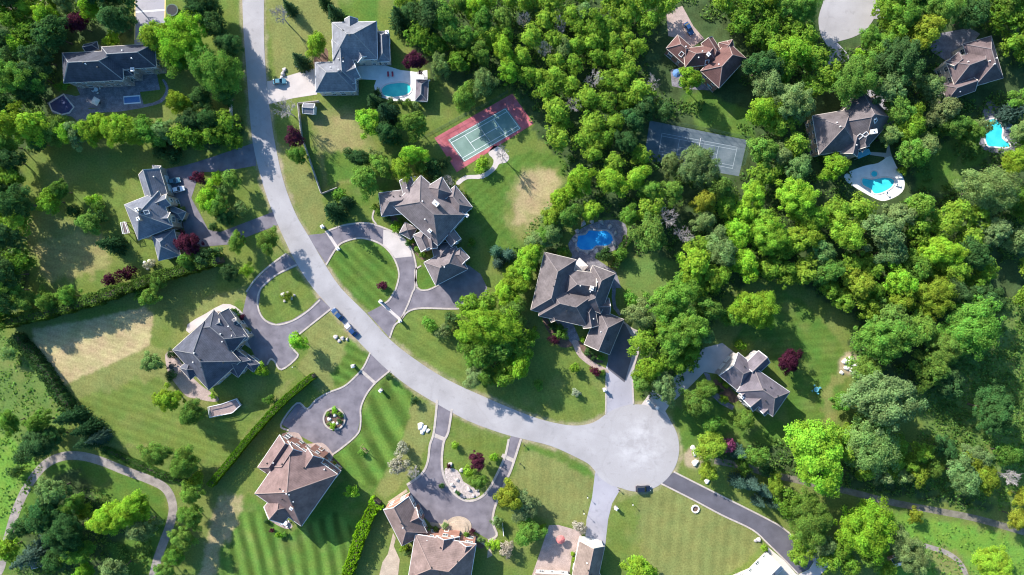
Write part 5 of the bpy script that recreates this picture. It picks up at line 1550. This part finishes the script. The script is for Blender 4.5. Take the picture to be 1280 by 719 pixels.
# hedges
def hedge(label, pts, wpx, h, col, leaf=.26, dens=36, ragged=.18):
    line = [P(x, y, h * .8) for x, y in smooth_line(pts, 6)]
    o = Vector((line[0].x, line[0].y, 0))
    cs, ns, ss, tn = [], [], [], []
    w = wpx * S
    core = MB(); core.ribbon([(p.x - o.x, p.y - o.y) for p in line], w * .55, 0, h * .66)
    for a, b in zip(line[:-1], line[1:]):
        L = (b - a).length; d = (b - a).normalized(); nv = Vector((-d.y, d.x, 0))
        m = int(L * (w + 2 * h) * dens / 2)
        t = rng.uniform(0, L, m); s = rng.uniform(-(w / 2 + h), w / 2 + h, m)
        top = np.abs(s) <= w / 2
        off = np.where(top, s, np.sign(s) * w / 2)
        z = np.where(top, h, h - (np.abs(s) - w / 2)) + rng.normal(scale=ragged * .6, size=m)
        wob = (vnoise(t * 1.0 + a.x, off + a.y, 1.6, 5) - .5) * ragged * 2.5
        x = a.x + d.x * t + nv.x * (off * (1 + wob) + rng.normal(scale=ragged * .5, size=m)) - o.x
        y = a.y + d.y * t + nv.y * (off * (1 + wob) + rng.normal(scale=ragged * .5, size=m)) - o.y
        cs.append(np.stack([x, y, np.maximum(.05, z + wob)], 1))
        nn = np.where(top[:, None], np.array([[0, 0, 1.0]]), np.sign(s)[:, None] * np.array([[nv.x, nv.y, .5]]))
        ns.append(nn + rng.normal(scale=.45, size=(m, 3))); ss.append(leaf * rng.uniform(.6, 1.3, m))
        tn.append(np.stack([np.clip(.5 + wob + rng.normal(scale=.18, size=m), 0, 1), rng.uniform(.3, .7, m)], 1))
    t = thing('hedge', label, 'hedge', o)
    c = mesh_obj('foliage', leaf_mesh('foliage', np.concatenate(cs), np.concatenate(ns), np.concatenate(ss), np.concatenate(tn)), t)
    c.color = (*col, 1)
    core.build('stems', M['bark'], t)


hedge('long clipped hedge above the dry rectangle of lawn at the left', [(0, 404), (60, 390), (115, 374), (150, 362), (210, 342), (272, 324)], 12, 5.8, (.085, .15, .028), ragged=.32)
hedge('narrow straight clipped hedge left of the round planter drive', [(262, 607), (320, 537), (355, 500), (391, 470)], 7.5, 3.5, (.075, .17, .012), .2, 60, .10)
hedge('bright lime hedge between the striped lawn and the tan roofed house', [(428, 735), (440, 700), (452, 665), (462, 640), (472, 628)], 13, 3.6, (.15, .30, .012), ragged=.35)
hedge('dark hedge down the left side of the dry rectangle of lawn', [(16, 420), (45, 452), (70, 490), (90, 518)], 12, 3.4, (.045, .10, .03), ragged=.35)
hedge('low clipped hedge beside the loop track below the wide lawn', [(128, 562), (165, 578), (205, 595), (240, 606)], 6, 1.8, (.06, .13, .03), ragged=.2)
hedge('low green hedge along the pool side of the big brown house', q(450, 200, 3.784, [(488, 150), (505, 190), (515, 250)]), 5, 1.3, (.11, .2, .02), .2, 30, .2)
hedge('short hedge along the board fence above the loop drive house lawn', [(190, 178), (240, 172), (285, 168)], 8, 2.4, (.04, .09, .025), ragged=.3)
hedge('bushy hedge right of the blue freeform pool', q(640, 180, T, [(580, 460), (555, 520), (530, 580), (515, 620)]), 8, 2.4, (.07, .15, .03), ragged=.3)
# ------------------------------------------------------------------ vehicles
def car(label, px, py, heading, paint, length=4.7, width=1.85, height=1.5, suv=False, roof_paint=None, bonnet=None):
    """heading: direction of the nose in the photograph's plan, degrees counter-clockwise"""
    p = P(px, py, .7)
    t = thing('parked_car', label, 'car', (p.x, p.y, .05), R(heading), None)
    L, W_ = length, width
    # stations along the car: (x, half width, waist z, roof z or None)
    z0 = .28
    prof = [(-.5, .80, .62), (-.485, .92, .86), (-.36, .98, .95), (-.1, 1.0, .95), (.12, 1.0, .94), (.26, .98, .92), (.42, .93, .80), (.485, .82, .68), (.5, .70, .55)]
    if suv: prof = [(x, w, z * 1.12) for x, w, z in prof]
    b = MB()
    ring = []
    vs = []
    for x, w, z in prof:
        hw = W_ / 2 * w
        vs += [(x * L, -hw * .92, z0), (x * L, -hw, (z0 + z) / 2), (x * L, -hw * .95, z * .94), (x * L, -hw * .72, z), (x * L, hw * .72, z), (x * L, hw * .95, z * .94), (x * L, hw, (z0 + z) / 2), (x * L, hw * .92, z0)]
    n = 8
    fs = []
    for k in range(len(prof) - 1):
        for i in range(n):
            j = (i + 1) % n
            fs.append((k * n + i, k * n + j, (k + 1) * n + j, (k + 1) * n + i))
    fs += [tuple(range(n)), tuple(range((len(prof) - 1) * n, len(prof) * n))[::-1]]
    b.add(vs, [f[::-1] for f in fs])
    b.build('body', M[paint], t, smooth=False)
    # cabin: glasshouse and roof
    zr = height * (1.12 if suv else 1.0)
    xa, xb, xc, xd = (-.47, -.41, .04, .20) if suv else (-.40, -.24, .04, .22)
    hw0, hw1 = W_ / 2 * .90, W_ / 2 * .70
    zb = .92 * (1.12 if suv else 1)
    g = MB()
    lo = [(xa * L, -hw0, zb - .04), (xd * L, -hw0, zb - .04), (xd * L, hw0, zb - .04), (xa * L, hw0, zb - .04)]
    hi = [(xb * L, -hw1, zr - .05), (xc * L, -hw1, zr - .05), (xc * L, hw1, zr - .05), (xb * L, hw1, zr - .05)]
    g.add(lo + hi, [(0, 1, 5, 4), (1, 2, 6, 5), (2, 3, 7, 6), (3, 0, 4, 7), (4, 5, 6, 7)])
    g.build('windows', M['car glass'], t)
    r = MB()
    rp = M[roof_paint or paint]
    r.slab([(xb * L - .05, -hw1 - .02), (xc * L + .05, -hw1 - .02), (xc * L + .05, hw1 + .02), (xb * L - .05, hw1 + .02)], zr - .055, zr)
    for i in range(4):
        a, e = lo[i], hi[i]; r.tube(a, e, .05, .045, 5)
    for s in (-1, 1): r.tube(((xa + xd) / 2 * L, s * hw0, zb), ((xb + xc) / 2 * L, s * hw1, zr - .04), .045, .045, 5)
    r.build('roof', rp, t)
    if bonnet:
        w = MB(); w.box((.345 * L, 0, .905), (.24 * L, W_ * .84, .07)); w.build('bonnet', M[bonnet], t)
    for x in (-.31, .31):
        for s in (-1, 1):
            w = MB(); y = s * (W_ / 2 - .10)
            w.tube((x * L, y - .11, .33), (x * L, y + .11, .33), .33, .33, 16)
            ob = w.build('wheel', M['rubber'], t)
            w2 = MB(); w2.tube((x * L, y + s * .112, .33), (x * L, y + s * .125, .33), .2, .18, 12); w2.build('rim', M['steel rim'], ob)
    for s in (-1, 1):
        w = MB(); w.box((.487 * L, s * W_ * .31, .62 if not suv else .7), (.1, .34, .14)); w.build('headlight', M['lamp glass'], t)
        w = MB(); w.box((-.492 * L, s * W_ * .36, .74), (.07, .22, .2)); w.build('tail_light', M['tail light'], t)
        w = MB(); w.box((.17 * L, s * (W_ / 2 + .08), .95), (.14, .2, .13)); w.build('mirror', M[paint], t)
    return t


car('dark blue car parked at the kerb, nearest the ring driveway mouth', 422, 393, -46 + 180, 'car blue', 5.0, 1.95)
car('dark car with a white bonnet parked close behind another at the kerb', 439, 412.5, -46 + 180, 'car navy', 5.2, 2.05, bonnet='car white')
car('dark blue van-like car standing on the lower edge of the turning circle', 804, 611, 2, 'car black', 5.0, 2.0, 1.6, True)
car('white car parked beside the upper end of the blue-grey roofed house', 222, 237, 12, 'car white', 4.7)
car('dark blue car in shade next to the white car on the loop drive', 217, 226.5, 12, 'car teal', 4.6)
car('teal car on the beige driveway next to the road at the top', 349.5, 102, 4, 'car teal', 4.6, 1.85, 1.5)
car('blue-grey car at the far end of the long driveway at the bottom right', 1027, 699, -38, 'car silver', 4.9, 1.9, 1.55, True)
car('blue car half hidden in tree shade near the red brown house', 861, 36, -60, 'car blue', 4.7)


# ------------------------------------------------------------------ gate piers, lamps, letter boxes
def pier(label, px, py, h=1.9, s=.8, mat='grey stone'):
    p = P(px, py, h / 2)
    t = thing('gate_pier', label, 'gate pier', (p.x, p.y, 0), rng.uniform(-.8, .8))
    b = MB(); b.box((0, 0, h / 2 - .1), (s, s, h - .2)); b.box((0, 0, .12), (s + .16, s + .16, .24)); b.build('shaft', M[mat], t)
    b = MB(); b.box((0, 0, h - .13), (s + .3, s + .3, .14)); b.box((0, 0, h), (s + .05, s + .05, .14), taper=.7); b.build('cap', M['white patio'], t)
    b = MB(); b.lathe((0, 0, h + .06), [(.08, 0), (.16, .1), (.19, .32), (.13, .42), (.02, .5)], 8); b.build('lantern', M['lamp glass'], t)


for l, x, y in (('stone gate pier with white cap at the outer upper end of the horseshoe driveway', 403.5, 283.5), ('stone gate pier with white cap at the tip of the oval lawn, upper one', 423, 311),
                ('stone gate pier with white cap at the lower tip of the oval lawn', 476, 377), ('stone gate pier with white cap at the corner of the lawn below the horseshoe driveway', 500.5, 401),
                ('stone gate pier with white cap above the mouth of the planter driveway', 441.5, 457.5), ('stone gate pier with white cap on the striped lawn beside the planter driveway', 476, 488),
                ('stone pier at the left edge of the garage driveway by the turning circle', 755.5, 487), ('stone pier left of the shaded driveway mouth', 810, 502),
                ('stone pier nearest the worn edge where the shaded driveway meets the circle', 821, 509), ('stone pier on grass right of the beige house driveway', 770, 635)):
    pier(l, x, y)


def lamp_post(label, px, py, h=2.6):
    p = P(px, py, h)
    t = thing('lamp_post', label, 'lamp post', (p.x, p.y, 0))
    b = MB(); b.tube((0, 0, 0), (0, 0, h), .06, .045, 8); b.tube((0, 0, 0), (0, 0, .25), .13, .1, 8); b.build('pole', M['dark metal'], t)
    b = MB(); b.lathe((0, 0, h), [(.09, 0), (.2, .38), (.2, .4), (.05, .55)], 6); b.build('lantern', M['lamp glass'], t)


lamp_post('garden lamp post left of the beige house driveway, lower one', 730, 642)
lamp_post('garden lamp post in a small shrub beside the beige house driveway', 734.5, 622, 1.8)
lamp_post('slim lamp post on the lawn below the brick terrace house', 366, 459, 2.2)
lamp_post('garden lamp post on the lawn right of the beige house driveway', 791, 631, 1.6)


def letter_box(label, px, py):
    p = P(px, py, 1)
    t = thing('letter_box', label, 'letter box', (p.x, p.y, 0), rng.uniform(0, 3))
    b = MB(); b.box((0, 0, .5), (.12, .12, 1.0)); b.build('post', M['timber'], t)
    b = MB(); b.box((0, 0, 1.12), (.55, .3, .2)); b.tube((-.275, 0, 1.22), (.275, 0, 1.22), .15, .15, 10); b.build('box', M['dark metal'], t)
    b = MB(); b.box((.1, .17, 1.3), (.04, .03, .25)); b.build('flag', M['red cloth'], t)


letter_box('letter box where the right fork of the forked drive meets the road', 655, 557)
letter_box('letter box beside the right fork of the forked drive, further from the road', 650, 580)
letter_box('letter box at the top corner of the beige house driveway', 774, 613)


# ------------------------------------------------------------------ stones
def rock_mesh(seed, mat):
    bm = bmesh.new(); bmesh.ops.create_icosphere(bm, subdivisions=2, radius=1)
    rr = random.Random(seed)
    ph = [rr.uniform(0, 6) for _ in range(6)]
    for v in bm.verts:
        c = v.co
        k = 1 + .18 * math.sin(3 * c.x + ph[0]) + .15 * math.sin(4 * c.y + ph[1]) + .12 * math.sin(5 * c.z + ph[2])
        v.co = Vector((c.x * k * rr.uniform(.92, 1.08), c.y * k * .8 * rr.uniform(.92, 1.08), max(-.3, c.z * k * .62)))
    me = bpy.data.meshes.new('boulder'); bm.to_mesh(me); bm.free(); me.materials.append(M[mat]); return me


ROCKS = {m: [rock_mesh(s + 10 * (m == 'boulder'), m) for s in range(3)] for m in ('boulder', 'pale boulder')}


def boulder(label, px, py, r, mat='boulder', group=None):
    p = P(px, py)
    o = mesh_obj('boulder', ROCKS[mat][rng.integers(3)])
    o.location = (p.x, p.y, .15 * r); o.rotation_euler = (0, 0, rng.uniform(0, 6)); o.scale = (r, r, r)
    return tag(o, label, 'boulder', group)


ORD = ['first', 'second', 'third', 'fourth', 'fifth', 'sixth', 'seventh', 'eighth', 'ninth', 'tenth', 'eleventh', 'twelfth']


def boulders(place, pts, mat, group):
    pts = sorted(pts)
    for i, (x, y, r) in enumerate(pts):
        w = 'leftmost' if i == 0 else ('rightmost' if i == len(pts) - 1 else ORD[i] + ' from the left')
        boulder(f'{"pale" if mat == "pale boulder" else "grey"} boulder {place}, {w}', x, y, r, mat, group)


boulders('in the rockery on the ring drive island', [(354, 368, .9), (360, 366, .7), (364, 373, .8), (356, 376, .6), (368, 369, .5)], 'boulder', 'rockery stones')
boulders('on the lawn above the straight clipped hedge', [(420, 421, .9), (424, 426, .7), (428, 423, .8), (434, 424, .6)], 'boulder', 'stones on the lawn')
boulders('on bare earth beside the striped lawn at the right', [(1056, 452, 1.1), (1062, 450, 1.4), (1067, 455, 1.2), (1071, 458, 1.0), (1058, 460, .9), (1064, 462, .8), (1052, 466, .7)], 'pale boulder', 'pale stones on bare earth')
boulders('at the right edge of the turning circle', [(866, 560, 1.0), (868, 567, .9), (869, 578, 1.1), (884, 601, .9)], 'pale boulder', 'stones by the turning circle')
boulders('round the gravel bed in the forked drive', [(566, 606, .8), (572, 600, .7), (569, 613, .6), (586, 611, .9), (592, 619, .6), (597, 612, .7), (580, 621, .6), (577, 588, .8), (563, 580, .9)], 'boulder', 'stones of the gravel bed')
boulders('on the lawn above the forked drive', [(526, 533, 1.2), (531, 535, 1.0), (528, 540, .8), (535, 538, .7)], 'pale boulder', 'stones above the forked drive')
boulders('beside the long driveway kerb', [(948, 674, .9), (944, 676, .6)], 'boulder', 'stones by the long driveway')
boulders('round the small flower bed below the loop drive house', [(181, 328, .6), (187, 326, .6), (191, 331, .7), (185, 336, .6)], 'pale boulder', 'flower bed stones')
boulders('on the beige rock bed beside the top driveway', [(354, 92, 1.0), (356, 87, .8), (352, 97, .7), (371, 83, .6)], 'boulder', 'stones by the beige driveway')


boulders('around the blue freeform pool', [(718, 300, 1.0), (721, 289, .9), (729, 280, 1.1), (740, 277, .8), (752, 278, 1.0), (762, 283, .9), (769, 292, .8), (768, 305, 1.0), (758, 311, .9), (745, 314, 1.1), (733, 316, .8), (722, 312, .9)], 'boulder', 'stones round the blue pool')


# round planter in the drive
def planter(label, px, py, r, name='round_planter'):
    p = P(px, py)
    t = thing(name, label, 'planter', (p.x, p.y, 0))
    ring = [(r * math.cos(a), r * math.sin(a)) for a in np.linspace(0, 2 * math.pi, 40, endpoint=False)]
    b = MB(); b.ribbon(ring, .55, 0, .4, closed=True); b.build('stone_ring', M['kerb stone'], t)
    b = MB(); b.slab([(x * .95, y * .95) for x, y in ring], 0, .2); b.build('soil', M['mulch'], t)
    return p


pc = planter('round stone planter of shrubs and rocks in the middle of a driveway', 418, 523.5, 13.2 * S)
boulders('inside the round planter', [(412, 524, .8), (419, 519, .7), (422, 529, .6), (416, 530, .9)], 'pale boulder', 'stones in the round planter')
for x, y, r, k in ((418, 514, 4, 'L'), (425, 518, 3.5, 'M'), (416, 533, 4, 'L'), (425, 527, 3.2, 'D'), (410, 517, 3, 'M'), (411, 530, 2.6, 'G')):
    plant(x, y, r, k)
# fire ring
p = P(869, 636)
t = thing('fire_ring', 'grey stone fire ring on the pale lawn left of the long driveway', 'fire pit', (p.x, p.y, 0))
b = MB()
for k in range(11):
    a = k * 2 * math.pi / 11
    b.box((1.15 * math.cos(a), 1.15 * math.sin(a), .22), (.42, .55, .44 + .03 * (k % 3)), a)
b.build('stones', M['pale boulder'], t)
b = MB(); b.lathe((0, 0, 0), [(1.0, .02), (.7, .08), (.01, .12)], 14); b.build('ash_bed', M['mulch'], t)
# stone well-like bed edging
for x, y, r, k in ((552, 607, 4, 'D'), (561, 583, 3, 'P'), (573, 617, 3, 'D'), (545, 661, 4, 'M'), (556, 657, 4, 'G'), (583, 668, 4, 'M'), (590, 664, 3.5, 'P'), (600, 675, 4, 'G'), (536, 664, 3, 'L'), (510, 690, 4, 'D'), (505, 684, 5, 'L'), (519, 690, 4, 'M'), (610, 681, 4, 'L'),
                   (452, 566, 4, 'M'), (412, 582, 4, 'M'), (420, 588, 4, 'D'), (418, 579, 3, 'Y'), (340, 663, 3, 'P'), (348, 669, 4, 'L'), (356, 668, 3, 'M'), (333, 652, 3, 'D'), (307, 413, 5, 'Y'), (293, 391, 6, 'M'), (302, 397, 4, 'P'), (266, 495, 4, 'L'), (215, 443, 6, 'D'), (213, 470, 7, 'D'), (320, 463, 5, 'L'), (499, 280, 5, 'M'), (515, 301, 4, 'L'), (522, 312, 5, 'M'), (510, 305, 4, 'D'),
                   (475, 265, 5, 'M'), (484, 272, 4, 'D'), (468, 259, 4, 'M'), (700, 410, 5, 'M'), (690, 408, 5, 'D'), (735, 440, 5, 'D'), (750, 447, 4, 'M'), (742, 447, 4, 'D'), (753, 466, 4, 'M'), (728, 425, 4, 'L'), (900, 475, 4, 'M'), (908, 480, 5, 'L'), (897, 487, 5, 'D'), (905, 500, 6, 'L'), (727, 634 + 60, 3, 'M'), (716, 692, 3, 'L'), (717, 700, 3, 'L'), (955, 685, 4, 'L'), (222, 258, 4, 'M'), (228, 262, 4, 'G'), (224, 272, 5, 'D'), (505, 180, 6, 'G'), (555, 205, 6, 'D'), (560, 200, 5, 'G'),
                   (497, 122, 3, 'S') if False else (500, 127, 4, 'D'), (510, 128, 5, 'M'), (520, 131, 5, 'G'), (488, 128, 5, 'D'), (472, 116, 5, 'D')):
    plant(x, y, r, k)


# ------------------------------------------------------------------ garden furniture
def parasol(label, px, py, r, mat, n=8, h=2.5):
    p = P(px, py, h)
    t = thing('parasol', label, 'parasol', (p.x, p.y, 0), rng.uniform(0, 1))
    b = MB(); b.lathe((0, 0, h - .1), [(r, -.45), (r * .98, -.38), (r * .5, -.02), (.03, .25)], n); b.lathe((0, 0, h - .13), [(r * .97, -.42), (.03, .2)], n)
    b.build('canopy', M[mat], t)
    b = MB(); b.tube((0, 0, 0), (0, 0, h + .1), .035, .03, 6); b.build('pole', M['white metal'], t)
    b = MB(); b.lathe((0, 0, 0), [(.35, 0), (.35, .08), (.08, .14)], 12); b.build('base', M['dark metal'], t)


parasol('large cream parasol on the slate terrace below the blue pool', 725, 333, 2.9, 'cream cloth', 4, 3.4)
parasol('faded red parasol on the pink patio at the bottom', 701, 675.5, 1.55, 'faded red cloth')
parasol('blue parasol left of the red brown house in the woods', 846.5, 91, 1.5, 'blue cloth')
parasol('small teal parasol right of the steps below the red brown house', 888, 104, 1.0, 'teal cloth')
parasol('tan parasol on the terrace behind the dark slate house', 118, 126, 1.7, 'cream cloth', 4)


def lounger(label, px, py, rz, mat, group=None):
    p = P(px, py)
    t = thing('sun_lounger', label, 'sun lounger', (p.x, p.y, .05), R(rz), group)
    b = MB(); b.box((0, 0, .3), (1.9, .65, .06)); b.build('frame', M['white metal'], t)
    for x in (-.8, .8):
        for y in (-.27, .27):
            b = MB(); b.box((x, y, .135), (.06, .06, .27)); b.build('leg', M['white metal'], t)
    b = MB(); b.box((.3, 0, .38), (1.25, .6, .09)); b.build('cushion', M[mat], t)
    b = MB(); b.add([(-.33, -.3, .36), (-.33, .3, .36), (-.95, .3, .8), (-.95, -.3, .8), (-.33, -.3, .45), (-.33, .3, .45), (-.95, .3, .89), (-.95, -.3, .89)],
                    [(0, 1, 2, 3), (4, 7, 6, 5), (0, 4, 5, 1), (1, 5, 6, 2), (2, 6, 7, 3), (3, 7, 4, 0)]); b.build('backrest', M[mat], t)


lounger('red sun lounger on the shaded white terrace, left of the pair', 485.5, 93.5, 95, 'red cloth', 'red loungers')
lounger('red sun lounger on the shaded white terrace, right of the pair', 491, 93.5, 95, 'red cloth', 'red loungers')
for l, x, y, a in (('white sun lounger at the right rim of the kidney pool terrace, upper one', 1121, 213, 20), ('white sun lounger at the right rim of the kidney pool terrace, middle one', 1124, 222, 0), ('white sun lounger at the right rim of the kidney pool terrace, lower one', 1122, 232, -15), ('white sun lounger at the bottom rim of the kidney pool terrace', 1109, 243, -50)):
    lounger(l, x, y, a, 'white metal', 'white loungers at the kidney pool')
lounger('white sun lounger right of the cyan corner pool, upper one', 1259.5, 161, 5, 'white metal', 'white loungers at the corner pool')
lounger('white sun lounger right of the cyan corner pool, lower one', 1256, 174, -60, 'white metal', 'white loungers at the corner pool')


def table_set(label, px, py, mat='dark metal', round_=True, r=.75, chairs=4, place=''):
    p = P(px, py)
    t = thing('patio_table', label, 'table', (p.x, p.y, .05))
    b = MB(); b.lathe((0, 0, .7), [(r, 0), (r, .05)], 18); b.build('tabletop', M[mat], t)
    for k in range(4):
        b = MB(); a = k * math.pi / 2 + .78; b.tube((r * .6 * math.cos(a), r * .6 * math.sin(a), 0), (r * .5 * math.cos(a), r * .5 * math.sin(a), .7), .03, .03, 6); b.build('leg', M[mat], t)
    for k in range(chairs):
        a = k * 2 * math.pi / chairs + .4
        c = thing('patio_chair', f'{place} patio chair on the {["right", "upper", "left", "lower"][k % 4]} side of its round table', 'chair', (p.x + (r + .45) * math.cos(a), p.y + (r + .45) * math.sin(a), .05), a, 'patio chairs ' + place)
        b = MB(); b.box((0, 0, .45), (.5, .5, .07)); b.build('seat', M[mat], c)
        b = MB(); b.box((.25, 0, .72), (.06, .5, .5)); b.build('backrest', M[mat], c)
        for x in (-.2, .2):
            for y in (-.2, .2):
                b = MB(); b.tube((x, y, 0), (x, y, .43), .025, .025, 5); b.build('leg', M[mat], c)


def R4(o, k, x, y): return (o[0] + x / k, o[1] + y / k)
table_set('dark round table on the round terrace of the rose roofed house', *R4((300, 520), 4.793, 222, 598), place='dark')
table_set('white round table at the lower end of the round terrace', *R4((300, 520), 4.793, 274, 636), 'white metal', r=.85, place='white')
table_set('dark round table on the paver forecourt of the rose roofed house', *R4((300, 520), 4.793, 462, 215), r=.6, chairs=2, place='forecourt')
table_set('dark round table under trees on the curved brick terrace', *R4((190, 370), 4.494, 115, 395), r=.9, place='brick terrace')
table_set('pale round table on the slate terrace of the dark brown house', *R4((650, 270), 3.594, 285, 255), 'white metal', place='slate terrace')
table_set('white round table on the terrace behind the grey pool house roof', 533, 103, 'white metal', r=.7, place='pool house')
table_set('pale blue round garden table on shaded lawn at the right', 1019, 486.5, 'teal cloth', r=.9, place='pale blue')
table_set('white round table behind the dark slate house', 122, 113, 'white metal', r=.7, place='slate house')

# trampoline
p = P(215, 12.5, .9)
t = thing('trampoline', 'round dark trampoline with pale rim right of the top left driveway', 'trampoline', (p.x, p.y, 0))
b = MB(); b.lathe((0, 0, 0), [(.02, .84), (1.75, .86), (1.75, .88), (.02, .87)], 28); b.build('mat', M['black mat'], t)
b = MB(); b.ribbon([(1.9 * math.cos(a), 1.9 * math.sin(a)) for a in np.linspace(0, 6.2832, 28, endpoint=False)], .3, .84, .92, closed=True); b.build('rim', M['green metal'], t)
for k in range(6):
    b = MB(); a = k * math.pi / 3; b.tube((2.0 * math.cos(a), 2.0 * math.sin(a), 0), (2.0 * math.cos(a), 2.0 * math.sin(a), .86), .035, .035, 6); b.build('leg', M['steel rim'], t)
# awning of the dark brown house
p = P(*R4((990, 90), 4.23, 378, 432), 2.6)
t = thing('awning', 'turquoise fabric awning at the edge of the dark brown house terrace', 'awning', (p.x, p.y, 0), R(22))
b = MB(); b.box((0, 0, 2.6), (4.6, 1.9, .07)); b.box((0, -.95, 2.5), (4.6, .05, .22)); b.build('canopy', M['teal cloth'], t)
for x in (-2.1, 2.1):
    for y in (-.8, .8):
        b = MB(); b.tube((x, y, 0), (x, y, 2.58), .05, .05, 6); b.build('post', M['white metal'], t)
# umbrella-like swing set beside the bare trees
p = P(455, 562, 1.4)
t = thing('garden_swing', 'timber garden swing casting twin shadows on the striped lawn', 'swing', (p.x, p.y, 0), R(-40))
for s in (-1, 1):
    b = MB(); b.tube((s * 1.4, -.7, 0), (s * 1.4, 0, 2.3), .06, .06, 6); b.tube((s * 1.4, .7, 0), (s * 1.4, 0, 2.3), .06, .06, 6); b.build('side_frame', M['timber'], t)
b = MB(); b.tube((-1.5, 0, 2.3), (1.5, 0, 2.3), .07, .07, 6); b.build('beam', M['timber'], t)
b = MB(); b.box((0, 0, .55), (1.3, .5, .06)); b.box((0, .26, .85), (1.3, .05, .5)); b.build('bench', M['timber'], t)
for s in (-1, 1):
    b = MB(); b.tube((s * .6, 0, .55), (s * .6, 0, 2.3), .02, .02, 4); b.build('chain', M['dark metal'], t)


# ------------------------------------------------------------------ labels of the planted things
LAND = [('the dark slate house', 125, 82), ('the trampoline', 215, 12), ('the oval pool', 495, 112), ('the grey top house', 435, 65), ('the beige driveway', 365, 108), ('the red tennis court', 605, 165),
        ('the red brown house', 885, 75), ('the grey tennis court', 870, 185), ('the far turning circle', 1060, 18), ('the kidney pool', 1100, 228), ('the dark brown hip house', 1058, 155), ('the umber house', 1215, 80),
        ('the cyan corner pool', 1244, 168), ('the loop drive house', 192, 268), ('the white car', 222, 237), ('the horseshoe driveway house', 535, 270), ('the oval lawn', 452, 345), ('the blue pool', 745, 298),
        ('the cream parasol', 725, 333), ('the garage driveway', 778, 470), ('the turning circle', 797, 560), ('the mauve grey house', 945, 480), ('the pale boulders', 1062, 456), ('the brick terrace', 240, 460),
        ('the steel grey house', 268, 435), ('the dry lawn rectangle', 120, 430), ('the round planter', 418, 523), ('the rose roofed house', 370, 600), ('the lime hedge', 450, 670), ('the tan roofed house', 540, 690),
        ('the gravel bed', 580, 612), ('the red parasol', 701, 675), ('the fire ring', 869, 636), ('the blue-grey car', 1027, 699), ('the two kerbside cars', 430, 402), ('the rockery', 359, 370),
        ('the navy covered pool', 75, 130), ('the grey garden shed', 386, 136), ('the forest path bend', 1060, 614), ('the loop track bend', 100, 570), ('the meadow path', 1190, 695), ('the top left corner', 0, 0), ('the top right corner', 1280, 0),
        ('the bottom left corner', 0, 719), ('the bottom right corner', 1280, 719), ('the right edge middle', 1280, 360), ('the left edge middle', 0, 360)]
NTH = ['', 'second ', 'third ', 'fourth ', 'fifth ', 'sixth ']
SECT = ['right of', 'up-right of', 'above', 'up-left of', 'left of', 'down-left of', 'below', 'down-right of']


def describe_plants():
    info = []
    for o, kind, noun, rp, x, y in PLANTS:
        size = 'small' if rp < 10 else ('medium' if rp < 17 else 'large')
        if noun == 'shrub': size = 'tiny' if rp < 4.2 else ('low' if rp < 7.5 else 'tall')
        info.append((size, KINDS[kind][0], noun))
    used = set()
    table = {}
    for li, (ln, lx, ly) in enumerate(LAND):
        for i, (o, kind, noun, rp, x, y) in enumerate(PLANTS):
            s = int(round(math.atan2(ly - y, x - lx) / (math.pi / 4))) % 8
            table.setdefault((li, s, info[i]), []).append((math.hypot(x - lx, y - ly), i))
    for k in table: table[k].sort()
    rank = {}
    for k, lst in table.items():
        for r, (d, i) in enumerate(lst): rank.setdefault(i, []).append((d + 130 * r, r, k, len(lst), d))
    for i, (o, kind, noun, rp, x, y) in enumerate(PLANTS):
        cost, r, (li, s, desc), n, d = min(rank[i])
        size, tint, nn = desc
        pos = '' if n == 1 else (f'nearest ' if r == 0 else f'{ORD[r]} nearest ')
        label = f'{pos}{size} {tint} {nn} {SECT[s]} {LAND[li][0]}'
        o['label'] = label
        o['category'] = 'shrub' if nn == 'shrub' else ('spruce' if nn == 'spruce' else 'tree')
        o['group'] = {'shrub': 'garden shrubs', 'spruce': 'spruce trees', 'tree': 'leafless grey trees'}.get(nn, 'leafy trees')


describe_plants()

# ------------------------------------------------------------------ light, sky, camera
EL, AZ = 28.0, 316.5          # afternoon sun from the upper left of the plan
sun = bpy.data.lights.new('sun', 'SUN'); sun.energy = 5.0; sun.angle = R(.5); sun.color = (1.0, .965, .92)
so = bpy.data.objects.new('sun', sun); COL.objects.link(so)
sd = Vector((math.sin(R(AZ)) * math.cos(R(EL)), math.cos(R(AZ)) * math.cos(R(EL)), math.sin(R(EL))))
so.rotation_euler = sd.to_track_quat('Z', 'Y').to_euler(); so.location = sd * 300
w = bpy.data.worlds.new('World'); scene.world = w; w.use_nodes = True
sky = w.node_tree.nodes.new('ShaderNodeTexSky'); sky.sky_type = 'NISHITA'; sky.sun_disc = False
sky.sun_elevation = R(EL); sky.sun_rotation = R(AZ)
bg = w.node_tree.nodes['Background']; bg.inputs['Strength'].default_value = .145
hs = w.node_tree.nodes.new('ShaderNodeHueSaturation'); hs.inputs['Saturation'].default_value = 1.4
w.node_tree.links.new(sky.outputs['Color'], hs.inputs['Color']); w.node_tree.links.new(hs.outputs['Color'], bg.inputs['Color'])

cam = bpy.data.cameras.new('camera'); co = bpy.data.objects.new('camera', cam); COL.objects.link(co)
co.location = (0, 0, H); co.rotation_euler = (0, 0, 0)
cam.sensor_width = 36; cam.lens = 36 * 723 / 1280; cam.clip_end = 6000; cam.clip_start = 1
scene.camera = co
vs = scene.view_settings
vs.view_transform = 'Standard'; vs.look = 'None'; vs.exposure = 1.04; vs.gamma = 1; vs.use_curve_mapping = False
scene.cycles.filter_width = 1.15
scene.cycles.max_bounces = 6; scene.cycles.diffuse_bounces = 3; scene.cycles.transmission_bounces = 2
